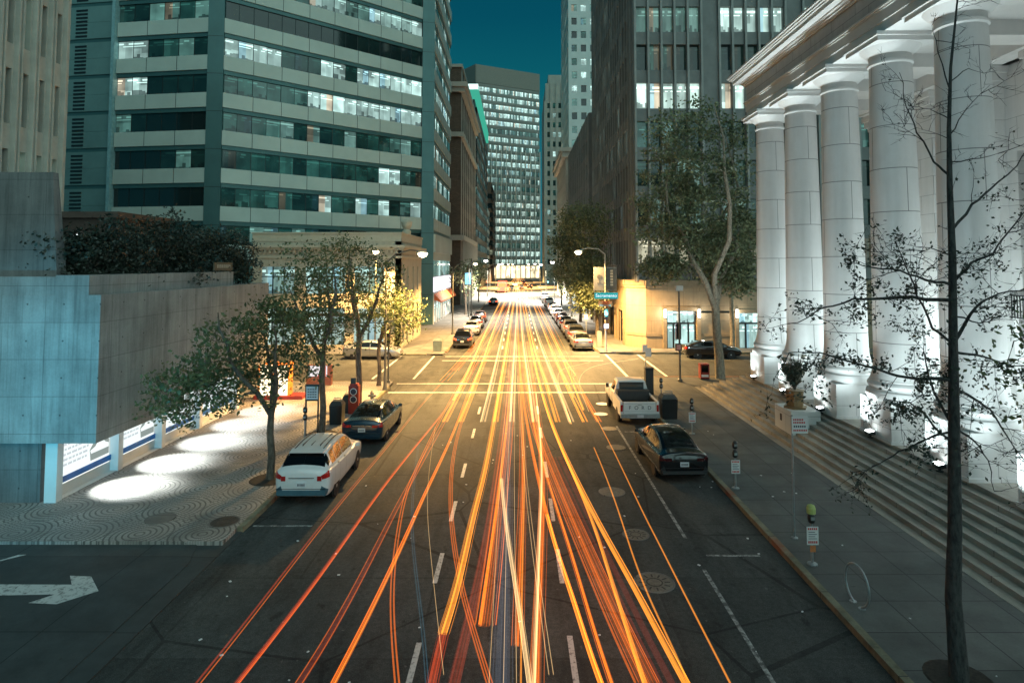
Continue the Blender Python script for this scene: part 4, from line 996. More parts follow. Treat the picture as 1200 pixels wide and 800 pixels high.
# ------------------------------------------------------------------ trees
def leaf(mb, p, s, up=.35):
    n_ = Vector((rnd.gauss(0, 1), rnd.gauss(0, 1), rnd.gauss(up, 1))); n_.normalize()
    a = n_.orthogonal().normalized(); b = n_.cross(a); w = rnd.random() * 6.28
    a, b = a * math.cos(w) + b * math.sin(w), b * math.cos(w) - a * math.sin(w)
    mb.face([p - a * s, p - b * s * .55 + a * s * .1, p + a * s, p + b * s * .55 + a * s * .1])
def tree(name, label, cat, base, r0, fork, ells, nclump, per, ls, lm, bm, spread=.45, seed=1, lean=(0, 0), group='street trees', thin=1.0, leaders=3):
    """trunk to the fork height, limbs grown to clump centres inside the ellipsoids, leaf faces round each clump"""
    global rnd
    keep = rnd; rnd = random.Random(seed)
    t = thing(name, base, label, cat, group)
    b = Vector(base); fk = b + Vector((lean[0], lean[1], fork))
    nodes = []; tb = MB(); cb = MB()
    tp = [b, b + (fk - b) * .33 + Vector((.04, .02, 0)), b + (fk - b) * .66 - Vector((.03, .02, 0)), fk]
    tb.tube([b - Vector((0, 0, .1)), b + Vector((0, 0, .12))] + tp[1:], [r0 * 1.5, r0 * 1.12, r0 * 1.0, r0 * .93, r0 * .86], 12)
    nodes.append((fk, r0 * .8)); nodes.append((tp[2], r0 * .85))
    c0, r0_ = Vector(ells[0][0]), Vector(ells[0][1])
    for i in range(leaders):
        an = 2 * PI * i / max(leaders, 1) + .6 + seed
        tg = c0 + Vector((math.cos(an) * r0_.x * .5, math.sin(an) * r0_.y * .5 - r0_.y * .25, r0_.z * (.8 - .22 * i)))
        pts = [fk - Vector((0, 0, .25))]; rs = [r0 * .66]
        for q in range(1, 7):
            f = q / 6; L_ = (tg - fk).length
            sw = fk.lerp(tg, f); hx = math.sin(PI * f) * .10 * L_
            pts.append(sw + Vector((math.cos(an) * hx + rnd.gauss(0, .02) * L_, math.sin(an) * hx + rnd.gauss(0, .02) * L_, 0))); rs.append(r0 * .66 * (1 - f) ** .8 + .018)
            nodes.append((pts[-1], rs[-1]))
        tb.tube(pts, rs, 9, cap=False)
    cl = []
    wsum = sum(e_[3] if len(e_) > 3 else 1 for e_ in ells)
    for e_ in ells:
        c, rr = Vector(e_[0]), Vector(e_[1]); m = int(nclump * (e_[3] if len(e_) > 3 else 1) / wsum)
        for _ in range(m):
            d = Vector((rnd.gauss(0, 1), rnd.gauss(0, 1), rnd.gauss(0, 1))).normalized() * (rnd.random() ** .42)
            cl.append(c + Vector((d.x * rr.x, d.y * rr.y, d.z * rr.z)))
    cl.sort(key=lambda q: (q - fk).length)
    for q in cl:
        best = min(nodes, key=lambda nd: (nd[0] - q).length + (1.2 if nd[0].z > q.z + .6 else 0) + .15 * (nd[0] - fk).length)
        a = best[0]; L = (q - a).length
        r1 = max(.010, min(best[1] * .78, .010 + .034 * L * thin))
        mid1 = a.lerp(q, .35) + Vector((rnd.gauss(0, .07) * L, rnd.gauss(0, .07) * L, .10 * L))
        mid2 = a.lerp(q, .7) + Vector((rnd.gauss(0, .06) * L, rnd.gauss(0, .06) * L, .07 * L))
        tb.tube([a, mid1, mid2, q], [r1, r1 * .75, r1 * .5, .006], 5, cap=False)
        nodes += [(mid1, r1 * .8), (mid2, r1 * .55), (q, r1 * .4)]
        k_ = int(per * rnd.uniform(.25, 1.6))
        for _ in range(k_):
            p = q + Vector((rnd.gauss(0, spread), rnd.gauss(0, spread), rnd.gauss(0, spread * .7)))
            leaf(cb, p, ls * rnd.uniform(.6, 1.3))
    tb.build('trunk', bm, t, smooth=60); cb.build('crown', lm, t)
    rnd = keep
    return t
def pit(x, y, z=.146, r=.75):
    mb = MB(); mb.lathe([(r, -.02), (r * .9, .012), (0.01, .03)], (x, y, z), 20); o = tag(mb.build('tree_pit', M_SOIL), kind='structure')
tree('plane_tree', 'low spreading plane tree by the white SUV, reaching over the bright display windows', 'tree', (-8.95, 22.7, .14), .13, 2.5,
     [((-9.6, 22.9, 4.6), (2.5, 2.0, 2.0), 0, 4), ((-11.6, 22.8, 3.6), (1.9, 1.5, 1.1), 0, 2.2), ((-12.2, 22.4, 2.9), (1.2, 1.0, .7), 0, .8), ((-8.7, 22.8, 5.9), (1.4, 1.2, 1.3), 0, 1)], 230, 30, .088, M_LEAF, M_BARK, .27, 3)
tree('plane_tree', 'slim plane tree behind the tall double-post sign, second from the camera on the left', 'tree', (-8.95, 28.6, .14), .14, 3.6,
     [((-9.2, 28.8, 6.0), (2.2, 1.9, 2.3), 0, 4), ((-9.8, 28.8, 8.0), (1.2, 1.0, 1.2), 0, .7), ((-8.0, 28.6, 4.6), (1.4, 1.3, .8), 0, .5)], 160, 24, .088, M_LEAF, M_BARK, .28, 5)
tree('plane_tree', 'tall plane tree beside the red call box, third along the left pavement', 'tree', (-8.75, 34.3, .14), .17, 4.0,
     [((-8.6, 34.5, 6.9), (2.3, 2.0, 2.3), 0, 4), ((-7.6, 34.5, 5.2), (1.4, 1.3, .9), 0, .7), ((-9.8, 34.5, 8.8), (1.2, 1.0, 1.0), 0, .6)], 160, 23, .09, M_LEAF, M_BARK, .28, 8)
tree('plane_tree', 'yellow-lit plane tree at the crossing under the street lamp', 'tree', (-8.9, 40.0, .14), .13, 3.0,
     [((-7.5, 40.3, 4.5), (1.4, 1.4, 2.0), 0, 3), ((-8.7, 40.3, 5.5), (1.3, 1.3, 1.5), 0, 1.6)], 120, 22, .095, M_LEAF, M_BARK, .3, 12)
pit(-8.95, 22.7); pit(-8.95, 28.6); pit(-8.75, 34.3)
tree('fig_tree', 'tall dark evergreen street tree at the corner beside the colonnade', 'tree', (13.9, 42.5, 0), .31, 5.0,
     [((12.4, 42.8, 14.2), (4.2, 3.2, 5.4), 0, 6), ((11.0, 42.8, 10.8), (3.2, 2.6, 3.0), 0, 2.4), ((15.4, 42.8, 10.0), (2.3, 2.3, 3.4), 0, 1.6), ((15.4, 43.0, 6.9), (1.8, 1.6, 1.3), 0, 1.3), ((9.9, 42.8, 7.7), (1.7, 1.5, .9), 0, 1.1), ((12.6, 42.6, 8.4), (2.4, 1.8, 1.6), 0, 1.0)], 560, 42, .13, M_LEAFG, M_BARKP, .34, 17, lean=(-.25, 0), thin=1.0, leaders=4)
tree('fig_tree', 'slim pale-trunked street tree against the tan corner wall', 'tree', (19.6, 56.4, .14), .2, 5.5,
     [((19.4, 56.2, 9.5), (3.0, 2.0, 3.6), 0, 1)], 90, 60, .15, M_LEAFG, M_BARKP, .6, 19)
tree('fig_tree', 'round street tree with yellow-lit lower leaves behind the right corner street lamp', 'tree', (8.6, 66.5, .14), .2, 3.2,
     [((7.7, 65.6, 6.2), (2.1, 1.9, 3.3), 0, 5), ((7.4, 66.5, 12.0), (3.2, 2.6, 2.8), 0, 3), ((7.6, 64.6, 5.0), (2.0, 1.2, 2.0), 0, 2)], 260, 52, .15, M_LEAFG, M_BARK, .55, 23)
tree('fig_tree', 'dark street tree further back along the right-hand row of parked cars', 'tree', (8.6, 84, .14), .2, 3.5,
     [((7.8, 84, 9.5), (3.2, 2.6, 4.5), 0, 1)], 130, 60, .18, M_LEAFG, M_BARK, .65, 27)
for i, (y, x) in enumerate(((100, 8.6), (118, 8.5), (96, -8.0), (128, -8.0))):
    tree('street_tree', ('small far street tree right of the road behind the second parked row', 'far street tree right of the road, smallest on that side', 'far street tree before the brown brick shop fronts', 'farthest street tree on the left pavement')[i], 'tree', (x, y, .14), .15, 3,
         [((x, y, 6), (2, 2, 2.8), 0, 1)], 36, 26, .22, M_LEAFG, M_BARK, .6, 31 + i)

# hedge shrubs on the podium planter
for i, (y, x, rx, rz, z) in enumerate(((21.9, -15.9, 1.0, 1.0, 8.2), (23.4, -15.4, 1.1, 1.35, 8.5), (25.6, -15.8, 1.2, 1.3, 8.5), (27.5, -15.3, 1.15, 1.5, 8.7), (29.8, -15.5, 1.3, 1.35, 8.5), (32.2, -14.9, 1.3, 1.35, 8.3))):
    lab = ('low dark shrub beside the concrete slab at the left end of the planter', 'dark shrub in the planter in front of the brown block', 'broad dark shrub above the concrete wall, third from the slab', 'tallest dark shrub in the planter with a bare twig on top', 'dark shrub right behind the small notice board', 'dark shrub spilling over the wall end near the cream building')[i]
    tree('shrub', lab, 'shrub', (x, y, 6.9), .06, .5, [((x, y, z), (rx, 1.3, rz), 0, 2), ((x + .55, y, 7.35), (.6, 1.1, .5), 0, .6)], 75, 60, .075, M_LEAFB, M_BARKD, .24, 40 + i, group='shrubs in the podium planter', leaders=0)

# foreground street tree, almost bare
FT = thing('bare_street_tree', (8.3, 11.95, .14), 'nearly bare young street tree in the right foreground with a few dark leaves', 'tree', 'street trees')
tb, lb = MB(), MB()
Yt = 11.95
base = Vector((8.3, Yt, .14))
trunk_px = [(1112, 790), (1117, 700), (1119, 620), (1118, 500), (1117, 400), (1116, 300), (1113, 220), (1112, 150), (1114, 80), (1122, 0), (1128, -90)]
tr = [at(x, y, Yt) for x, y in trunk_px]; tr[0] = base
tb.tube([base - Vector((0, 0, .15))] + tr, [.21, .165, .135, .118, .10, .078, .066, .052, .038, .026, .016, .008], 12)
rnd = random.Random(99)
def twigs(p, d, L, depth, leafy, droop=0.0):
    d = d.normalized(); q = p; pts = [p]; n = 5
    for j in range(n):
        d = (d + Vector((rnd.gauss(0, .16), rnd.gauss(0, .16), rnd.gauss(0, .14) - droop))).normalized()
        q = q + d * L / n; pts.append(q)
    r0 = .0032 + .0075 * L
    tb.tube(pts, [r0 * (1 - .8 * j / n) for j in range(n + 1)], 4, cap=False)
    if depth > 0:
        for j in range(1, n + 1):
            if rnd.random() < .75:
                s_ = Vector((rnd.gauss(0, 1), rnd.gauss(0, 1), rnd.gauss(.1, .7))).normalized()
                twigs(pts[j], d * .6 + s_ * .8, L * rnd.uniform(.35, .6), depth - 1, leafy, droop)
    for j in range(2, n + 1):
        for _ in range(2):
            if rnd.random() < leafy: leaf(lb, pts[j] + Vector((rnd.gauss(0, .05), rnd.gauss(0, .05), rnd.gauss(-.02, .05))), rnd.uniform(.025, .05))
BR = [([(1117, 352), (1070, 348), (1035, 350), (1000, 350), (962, 361), (935, 378)], .040, .75, .35),
      ([(1116, 334), (1085, 328), (1055, 318), (1020, 312), (995, 309)], .030, .55, -.3),
      ([(1118, 446), (1080, 443), (1040, 437), (1000, 425), (960, 413), (925, 413)], .036, .9, .3),
      ([(1118, 402), (1092, 385), (1076, 345), (1062, 312), (1050, 284)], .028, .2, -.5),
      ([(1118, 503), (1095, 460), (1085, 430), (1083, 400)], .03, .8, .5),
      ([(1118, 330), (1140, 307), (1162, 298), (1190, 262), (1215, 235)], .03, .45, -.2),
      ([(1115, 270), (1140, 240), (1160, 222), (1190, 195), (1215, 160)], .03, .2, .3),
      ([(1118, 402), (1134, 372), (1148, 354), (1170, 344), (1205, 338)], .036, .35, -.4),
      ([(1119, 455), (1142, 467), (1160, 480), (1182, 512), (1205, 548)], .03, .15, .2),
      ([(1118, 412), (1150, 418), (1185, 428), (1220, 430)], .028, .6, .4),
      ([(1118, 505), (1085, 515), (1055, 528), (1030, 542), (1005, 556)], .024, .5, .3),
      ([(1119, 500), (1140, 515), (1160, 540), (1165, 575)], .024, .15, .35),
      ([(1118, 520), (1095, 500), (1080, 480), (1060, 470), (1035, 468)], .026, .9, -.4),
      ([(1113, 205), (1095, 190), (1075, 155), (1062, 125), (1054, 85)], .024, .03, .3),
      ([(1113, 160), (1130, 130), (1160, 100)], .014, .0, -.3), ([(1113, 190), (1150, 185), (1180, 178)], .015, .08, .3),
      ([(1113, 140), (1090, 128), (1065, 128)], .012, .0, .2), ([(1113, 105), (1100, 60), (1092, 30)], .014, .0, -.2), ([(1115, 95), (1135, 80), (1150, 85)], .012, 0, .2),
      ([(1117, 300), (1090, 290), (1070, 300)], .016, .4, .4), ([(1117, 370), (1150, 380), (1180, 360)], .018, .4, -.5)]
for px, r, lf, dy in BR:
    n = len(px); P3 = []
    for j, (x, y) in enumerate(px): P3.append(at(x, y, Yt + dy * 1.6 * j / (n - 1)))
    fine = []
    for j in range(n - 1):
        for q in range(3):
            tt = q / 3; fine.append(P3[j].lerp(P3[j + 1], tt) + Vector((rnd.gauss(0, .012), rnd.gauss(0, .012), rnd.gauss(0, .012))))
    fine.append(P3[-1]); m = len(fine)
    tb.tube(fine, [r * (1 - .78 * j / (m - 1)) for j in range(m)], 7, cap=False)
    low = px[0][1] > 430
    for j in range(3, m):
        if rnd.random() < (.85 if low or lf > .3 else .6):
            d = (fine[j] - fine[j - 1]).normalized(); s_ = Vector((rnd.gauss(0, 1), rnd.gauss(0, 1), rnd.gauss(-.15 if low else .15, .6))).normalized()
            twigs(fine[j], d * .45 + s_, rnd.uniform(.35, .95), 2, lf * .55, .05 if low else -.02)
for j in range(2, 9):
    for _ in range(3):
        s_ = Vector((rnd.gauss(0, 1), rnd.gauss(0, 1), rnd.uniform(-.1, .5))).normalized()
        twigs(tr[j].lerp(tr[j + 1], rnd.random()), s_, rnd.uniform(.25, .7), 1, .12 if j < 6 else .0)
tb.build('trunk', M_BARKD, FT, smooth=60); lb.build('foliage', M_LEAFD, FT)
pit(8.3, 11.95, .146, .62)
rnd = random.Random(21)
tree('street_tree', 'leafy branch ends of a street tree at the right edge of the frame', 'tree', (8.2, 8.2, .14), .14, 3.4,
     [((8.0, 8.9, 6.3), (1.0, .8, 1.0), 0, 1)], 42, 20, .05, M_LEAF, M_BARKD, .2, 61, thin=.3, leaders=0)
# ------------------------------------------------------------------ vehicles (built pointing +Y, rear at y = 0)
SEDAN = [(0, .46, .92, .97, .74, .68, .60), (.05, .30, .99, 1.06, .87, .79, .70), (.25, .24, 1.01, 1.10, .91, .81, .71), (.45, .21, 1.01, 1.13, .92, .81, .69), (1.05, .20, .99, 1.32, .925, .80, .62), (1.7, .20, .97, 1.44, .925, .80, .58),
         (2.3, .20, .96, 1.46, .925, .80, .58), (2.85, .20, .95, 1.41, .925, .80, .59), (3.4, .20, .94, 1.18, .92, .80, .66), (3.75, .20, .93, 1.02, .91, .80, .74), (4.2, .20, .86, .93, .90, .78, .70), (4.55, .22, .74, .81, .85, .72, .62), (4.73, .30, .60, .68, .74, .60, .5), (4.8, .38, .54, .58, .66, .55, .45)]
SUVT = [(0, .48, .98, 1.04, .66, .62, .56), (.04, .36, 1.06, 1.13, .80, .76, .68), (.16, .28, 1.12, 1.22, .895, .82, .71), (.60, .25, 1.11, 1.57, .925, .825, .64), (1.0, .24, 1.09, 1.645, .93, .825, .625),
        (1.7, .24, 1.07, 1.685, .93, .82, .62), (2.35, .24, 1.05, 1.67, .93, .82, .62), (2.85, .24, 1.03, 1.59, .93, .82, .63), (3.4, .24, 1.02, 1.29, .92, .81, .70), (3.7, .24, 1.01, 1.09, .91, .80, .76),
        (4.15, .24, .96, 1.01, .90, .79, .7), (4.5, .26, .85, .91, .87, .74, .64), (4.72, .34, .70, .76, .78, .64, .54), (4.77, .42, .62, .66, .66, .55, .45)]
PICK = [(2.18, .46, 1.16, 1.74, .95, .90, .74), (2.24, .45, 1.17, 1.79, .965, .90, .74), (2.8, .45, 1.17, 1.81, .97, .90, .73), (3.25, .45, 1.16, 1.76, .97, .90, .72), (3.62, .45, 1.15, 1.40, .97, .89, .78), (3.9, .45, 1.14, 1.20, .97, .88, .82),
        (4.5, .45, 1.12, 1.17, .97, .87, .8), (5.1, .45, 1.06, 1.12, .96, .86, .78), (5.26, .48, 1.0, 1.05, .95, .84, .76)]
class Loft:
    def __init__(s, T): s.T = T; s.n = len(T) - 1
    def st(s, u):
        i = min(int(u), s.n - 1); t = u - i
        p = [s.T[max(i - 1, 0)], s.T[i], s.T[i + 1], s.T[min(i + 2, s.n)]]
        o = []
        for q in range(7):
            a, b, c, d = (x[q] for x in p)
            m0 = (c - a) / max(p[2][0] - p[0][0], 1e-6) * (p[2][0] - p[1][0]); m1 = (d - b) / max(p[3][0] - p[1][0], 1e-6) * (p[2][0] - p[1][0])
            if q == 0: o.append(b + (c - b) * t); continue
            o.append((2 * t ** 3 - 3 * t * t + 1) * b + (t ** 3 - 2 * t * t + t) * m0 + (-2 * t ** 3 + 3 * t * t) * c + (t ** 3 - t * t) * m1)
        return o
    def sec(s, u):
        y, zb, zs, zt, w, wg, wt = s.st(u); z2 = zb + .14
        return [Vector(q) for q in ((0, y, zb), (.82 * w, y, zb), (.965 * w, y, z2), (w, y, z2 + (zs - z2) * .5), (.98 * w, y, zs - .05), (wg, y, zs), (wt, y, zt - .045), (.72 * wt, y, zt), (0, y, zt + .035))]
    def cs(s, c, k):
        i = min(int(k), 7); t = k - i; b, d = c[i], c[i + 1]
        a = c[i - 1] if i else Vector((-c[1].x, c[1].y, c[1].z)); e = c[i + 2] if i < 7 else Vector((-c[7].x, c[7].y, c[7].z))
        q = .5 * ((2 * b) + (d - a) * t + (2 * a - 5 * b + 4 * d - e) * t ** 2 + (3 * b - a - 3 * d + e) * t ** 3)
        return b.lerp(d, t) * .35 + q * .65
    def P(s, u, k, sd=1, off=0.0):
        c = s.sec(u); i = min(int(k), 7); p = s.cs(c, k)
        if off:
            e1 = c[i + 1] - c[i]; u2 = min(u + .05, s.n); u1 = max(u2 - .1, 0)
            c1, c2 = s.sec(u1), s.sec(u2); e2 = s.cs(c2, k) - s.cs(c1, k)
            nn = e2.cross(e1)
            if nn.length > 1e-9:
                nn.normalize()
                if nn.x < 0 and i < 6: nn = -nn
                if nn.z < 0 and i >= 6: nn = -nn
                p = p + nn * off
        return Vector((p.x * sd, p.y, p.z))
    def body(s, mb):
        m = 5; us = [j / m for j in range(s.n * m + 1)]
        rings = [[s.cs(s.sec(u), q / 3) for q in range(25)] for u in us]
        full = [r + [Vector((-q.x, q.y, q.z)) for q in r[23:0:-1]] for r in rings]
        i0 = len(mb.v); L = len(full[0])
        for r in full: mb.v += r
        def add(f): mb.f.append(f); mb.uv.append(None); mb.c.append(None); mb.mi.append(0)
        for a in range(len(full) - 1):
            for b in range(L):
                add((i0 + a * L + b, i0 + a * L + (b + 1) % L, i0 + (a + 1) * L + (b + 1) % L, i0 + (a + 1) * L + b)[::-1])
        add(tuple(i0 + q for q in range(L))); add(tuple(i0 + (len(full) - 1) * L + q for q in range(L))[::-1])
    def patch(s, mb, u0, u1, k0, k1, sides=(1, -1), off=.006, nu=6, nk=3, k0b=None, k1b=None):
        for sd in sides:
            g = [[s.P(u0 + (u1 - u0) * a / nu, (k0 + (k1 - k0) * b / nk) if k0b is None else (k0 + (k0b - k0) * a / nu) + ((k1 + (k1b - k1) * a / nu) - (k0 + (k0b - k0) * a / nu)) * b / nk, sd, off) for b in range(nk + 1)] for a in range(nu + 1)]
            for a in range(nu):
                for b in range(nk):
                    q = [g[a][b], g[a + 1][b], g[a + 1][b + 1], g[a][b + 1]]; mb.face(q if sd < 0 else q[::-1])
def wheel(t, x, y, r, sd, M_r=None):
    mb = MB(); w = .22
    mb.lathe([(r * .62, -w / 2), (r * .93, -w / 2), (r, -w * .36), (r, w * .36), (r * .93, w / 2), (r * .62, w / 2)], (x, y, r), 26, axis='x')
    o = mb.build('wheel', M_TYRE, t, smooth=40, local=True)
    mb = MB(); xo = x + sd * (w / 2 - .015)
    mb.lathe([(r * .63, -.01), (r * .63, .012), (r * .55, .012), (r * .55, -.01)], (xo, y, r), 24, axis='x')
    for j in range(5):
        a = 2 * PI * j / 5 + .3; M_ = Matrix.Translation((xo, y, r)) @ Matrix.Rotation(a, 4, 'X')
        mb.box((-.012, -.035, .02), (.014, .035, r * .58), M=M_)
    mb.lathe([(.06, -.012), (.06, .02)], (xo, y, r), 12, axis='x')
    mb.build('rim', M_r or M_RIM, o, local=True)
    mb = MB(); mb.lathe([(r * 1.17, -.02), (r * 1.17, 0)], (x + sd * (w / 2 - .045), y, r + .03), 26, axis='x'); mb.build('wheel_arch', M_BLACK, t, local=True)
def car(kind, name, label, loc, mat, rz=0.0, group=None, lower=None, lights=None, detail=True, plate=True, cat='car', roofrails=False):
    t = thing(name, loc, label, cat, group, rz); T = {'sedan': SEDAN, 'suv': SUVT}[kind]; Lf = Loft(T)
    mb = MB(); Lf.body(mb); mb.build('body', mat, t, smooth=32, local=True)
    suv = kind == 'suv'; r = .36 if suv else .33
    for y in ((.92, 3.78) if suv else (.98, 3.78)):
        for sd in (1, -1): wheel(t, sd * .80, y, r, sd)
    B = lambda m, n, M_, par=None: m.build(n, M_, par or t, local=True)
    m = MB()
    if suv: Lf.patch(m, 2.08, 2.95, 6.0, 8, off=.008); Lf.patch(m, 2.35, 2.9, 5.4, 6.0, off=.009, nk=2)
    else: Lf.patch(m, 3.12, 4.85, 6.1, 8, off=.008, nu=8)
    B(m, 'rear_window', M_CGLASS)
    m = MB(); Lf.patch(m, 7.15, 8.85, 6.1, 8, off=.008, nu=8); B(m, 'windscreen', M_CGLASS)
    ws = ((3.25, 4.2), (4.28, 5.35), (5.43, 7.7)) if suv else ((4.0, 4.7), (4.76, 5.95), (6.04, 7.7))
    for sd in (1, -1):
        for a, b in ws:
            m = MB(); Lf.patch(m, a, b, 5.14, 5.9, (sd,), .007, 5, 1); B(m, 'side_window', M_CGLASS)
    zl, xl = (.92, .86) if suv else (.80, .84)
    for sd in (1, -1):
        m = MB(); Lf.patch(m, .12, 1.9 if suv else 1.25, 3.45, 4.9, (sd,), .012, 5, 3)
        x0, x1 = sd * (.52 if suv else .46), sd * (.66 if suv else .70); z0, z1 = (.82, .97) if suv else (.81, .92)
        m.box((x0, -.022, z0), (x1, .03, z1)); B(m, 'tail_light', lights or M_TLIGHT)
        m = MB(); Lf.patch(m, 11.6, 12.7, 3.6, 4.7, (sd,), .012, 3, 2); B(m, 'headlight', M_HLIGHT)
        m = MB(); y = 3.42; m.box((sd * .90, y, .96), (sd * 1.06, y + .10, 1.08)); m.box((sd * .84, y + .03, .97), (sd * .92, y + .07, 1.01)); B(m, 'mirror', mat)
    if detail:
        m = MB()
        for u in ((3.2, 4.4, 5.5, 7.9) if suv else (4.2, 6.02, 8.0)): Lf.patch(m, u, u + .022, 2.1, 5.0, (1, -1), .004, 1, 6)
        B(m, 'door_gap', M_BLACK)
        for sd in (1, -1):
            for u in ((4.25, 5.4) if suv else (4.65, 5.9)):
                m = MB(); p = Lf.P(u, 4.45, sd, .012); m.box((p.x - .015, p.y - .09, p.z - .016), (p.x + .015, p.y + .09, p.z + .016)); B(m, 'door_handle', M_CHROME if suv else mat)
        m = MB(); m.box((-.80, -.035, .36), (.80, .05, .52 if suv else .46)); Lf.patch(m, 0.1, 1.6, 1.2, 2.3, off=.008, nu=4, nk=2); B(m, 'bumper', lower or M_DPLAS)
        m = MB(); m.box((-.42, -.018, .90), (.42, .02, .925)) if suv else m.box((-.40, -.014, .87), (.40, .02, .885)); B(m, 'badge_strip', M_CHROME)
        m = MB(); m.box((-.78, -.012, .555), (.78, .02, .568)); B(m, 'boot_gap', M_BLACK)
        m = MB(); p = (8.2, 0); m.box((-.55, 3.55, .99), (.1, 3.58, 1.01)); B(m, 'wiper', M_BLACK)
    if plate:
        m = MB(); m.box((-.155, -.028, .62), (.155, .02, .78)); q = B(m, 'number_plate', M_PLATE)
        m = MB()
        for j in range(6): m.box((-.12 + j * .042, -.031, .66), (-.095 + j * .042, -.027, .735))
        B(m, 'plate_characters', M_SIGNB, q)
    if roofrails:
        for sd in (1, -1):
            m = MB(); m.tube([Lf.P(u, 6.9, sd, .03 if 3.3 < u < 6.9 else .0) for u in (3.25, 3.45, 4.2, 5, 6, 6.8, 7.0)], .018, 6); B(m, 'roof_rail', M_BLACK)
        m = MB(); m.hexa([(-.58, .48, 1.56), (.58, .48, 1.56), (.58, .72, 1.60), (-.58, .72, 1.60), (-.56, .40, 1.60), (.56, .40, 1.60), (.58, .8, 1.655), (-.58, .8, 1.655)]); B(m, 'spoiler', mat)
        m = MB()
        for j in (-.3, 0, .3): m.box((j - .010, 1.0, 1.66), (j + .010, 2.4, 1.712))
        B(m, 'roof_rib', M_DPLAS)
    return t
P_WHITE = paint('white_car_paint', (.72, .72, .73)); P_BLUE = paint('dark_blue_car_paint', (.006, .035, .065), .22, .3); P_BLACK = paint('black_car_paint', (.008, .008, .010), .14)
P_SILV = paint('silver_car_paint', (.40, .41, .42), .3, .6); P_DRED = paint('dark_red_car_paint', (.13, .012, .014)); P_GREY = paint('grey_car_paint', (.12, .125, .13), .25, .5); P_PALE = paint('pale_green_car_paint', (.45, .5, .46))
P_OLDW = paint('old_white_truck_paint', (.76, .76, .76), .4)
LIT_TAIL = glow('lit_tail_light', (1, .10, .03), 3.0)
car('suv', 'parked_suv', 'white SUV with dark rear glass and red tail lights parked at the left kerb', (-7.08, 20.55, 0), P_WHITE, R(.5), None, plain('blue_grey_lower_bumper', (.05, .12, .16), .5), roofrails=True)
car('sedan', 'parked_car', 'dark blue four-door car parked at the left kerb ahead of the white SUV', (-6.78, 27.2, 0), P_BLUE, R(-1), None, P_BLUE)
car('sedan', 'parked_car', 'glossy black fastback car parked at the right kerb right behind the white pickup', (6.05, 22.6, 0), P_BLACK, R(1.5), None, M_DPLAS, lights=NM('smoked_lamp_lens').bsdf((.05, .006, .008), .1, spec=.7))
car('sedan', 'parked_car', 'dark car parked side-on on the cross street before the tan entrance', (14.2, 53.0, 0), P_BLACK, R(-90), None)
car('sedan', 'parked_car', 'silver car on the cross street half hidden behind the left street trees', (-14.6, 52.6, 0), P_SILV, R(-90), None)
car('sedan', 'parked_car', 'dark car on the cross street partly behind the farthest column', (20.6, 53.0, 0), P_GREY, R(-90), None)
# pickup
t = thing('pickup_truck', (6.02, 30.6, 0), 'old white pickup truck with an open black bed and four dark letters on the tailgate', 'pickup truck')
Lf = Loft(PICK); mb = MB(); Lf.body(mb); mb.build('cab', P_OLDW, t, smooth=32, local=True)
for sd in (1, -1):
    mb = MB(); mb.hexa([(sd * .80, .0, .50), (sd * .97, .0, .50), (sd * .97, 2.16, .50), (sd * .80, 2.16, .50), (sd * .84, .0, 1.17), (sd * .95, .0, 1.17), (sd * .95, 2.16, 1.17), (sd * .84, 2.16, 1.17)] if sd > 0 else
            [(-.97, .0, .50), (-.80, .0, .50), (-.80, 2.16, .50), (-.97, 2.16, .50), (-.95, .0, 1.17), (-.84, .0, 1.17), (-.84, 2.16, 1.17), (-.95, 2.16, 1.17)])
    mb.build('bed_side', P_OLDW, t, local=True)
mb = MB(); mb.box((-.80, .06, .58), (.80, 2.16, .64)); mb.box((-.83, 2.08, .6), (.83, 2.17, 1.16)); mb.box((-.835, .07, .6), (-.80, 2.1, 1.14)); mb.box((.80, .07, .6), (.835, 2.1, 1.14)); mb.build('bed_liner', M_BLACK, t, local=True)
mb = MB(); mb.box((-.82, 1.62, .9), (.82, 2.1, 1.34)); mb.box((-.84, 1.60, 1.34), (.84, 2.12, 1.38)); mb.build('tool_box', M_DPLAS, t, local=True)
mb = MB(); mb.box((-.79, -.01, .56), (.79, .055, 1.165)); tg = mb.build('tailgate', P_OLDW, t, local=True)
mb = MB(); mb.box((-.74, -.016, .70), (.74, -.008, .715)); mb.box((-.74, -.016, 1.06), (.74, -.008, 1.072)); mb.box((-.10, -.03, 1.0), (.10, -.008, 1.035)); mb.build('handle_trim', M_STEEL, tg, local=True)
for j, ch in enumerate('FORD'):
    lettering(ch, .25, M_SIGNB, Matrix.Translation((-.48 + .32 * j, -.016, .875)) @ Matrix.Rotation(R(90), 4, 'X'), tg)
for sd in (1, -1):
    mb = MB(); mb.box((sd * .835, -.02, .70), (sd * .94, .02, 1.02)); mb.build('tail_light', M_TLIGHT, t, local=True)
    mb = MB(); mb.box((sd * .98, 3.55, 1.18), (sd * 1.14, 3.6, 1.4)); mb.box((sd * .92, 3.56, 1.2), (sd * 1.0, 3.59, 1.23)); mb.build('mirror', M_BLACK, t, local=True)
    for y in (.95, 4.35): wheel(t, sd * .86, y, .37, sd, plain('white_steel_rim', (.55, .56, .58), .4, .3))
    mb = MB(); Lf.patch(mb, 1.2, 3.6, 5.15, 5.85, (sd,), .007, 5, 1); mb.build('side_window', M_CGLASS, t, local=True)
    mb = MB(); mb.box((sd * .955, 2.5, .5), (sd * .976, 2.52, 1.15)); mb.box((sd * .955, 3.55, .5), (sd * .976, 3.57, 1.15)); mb.build('door_gap', M_BLACK, t, local=True)
mb = MB(); mb.box((-.96, -.2, .42), (.96, -.02, .60)); mb.build('bumper', M_STEEL, t, local=True)
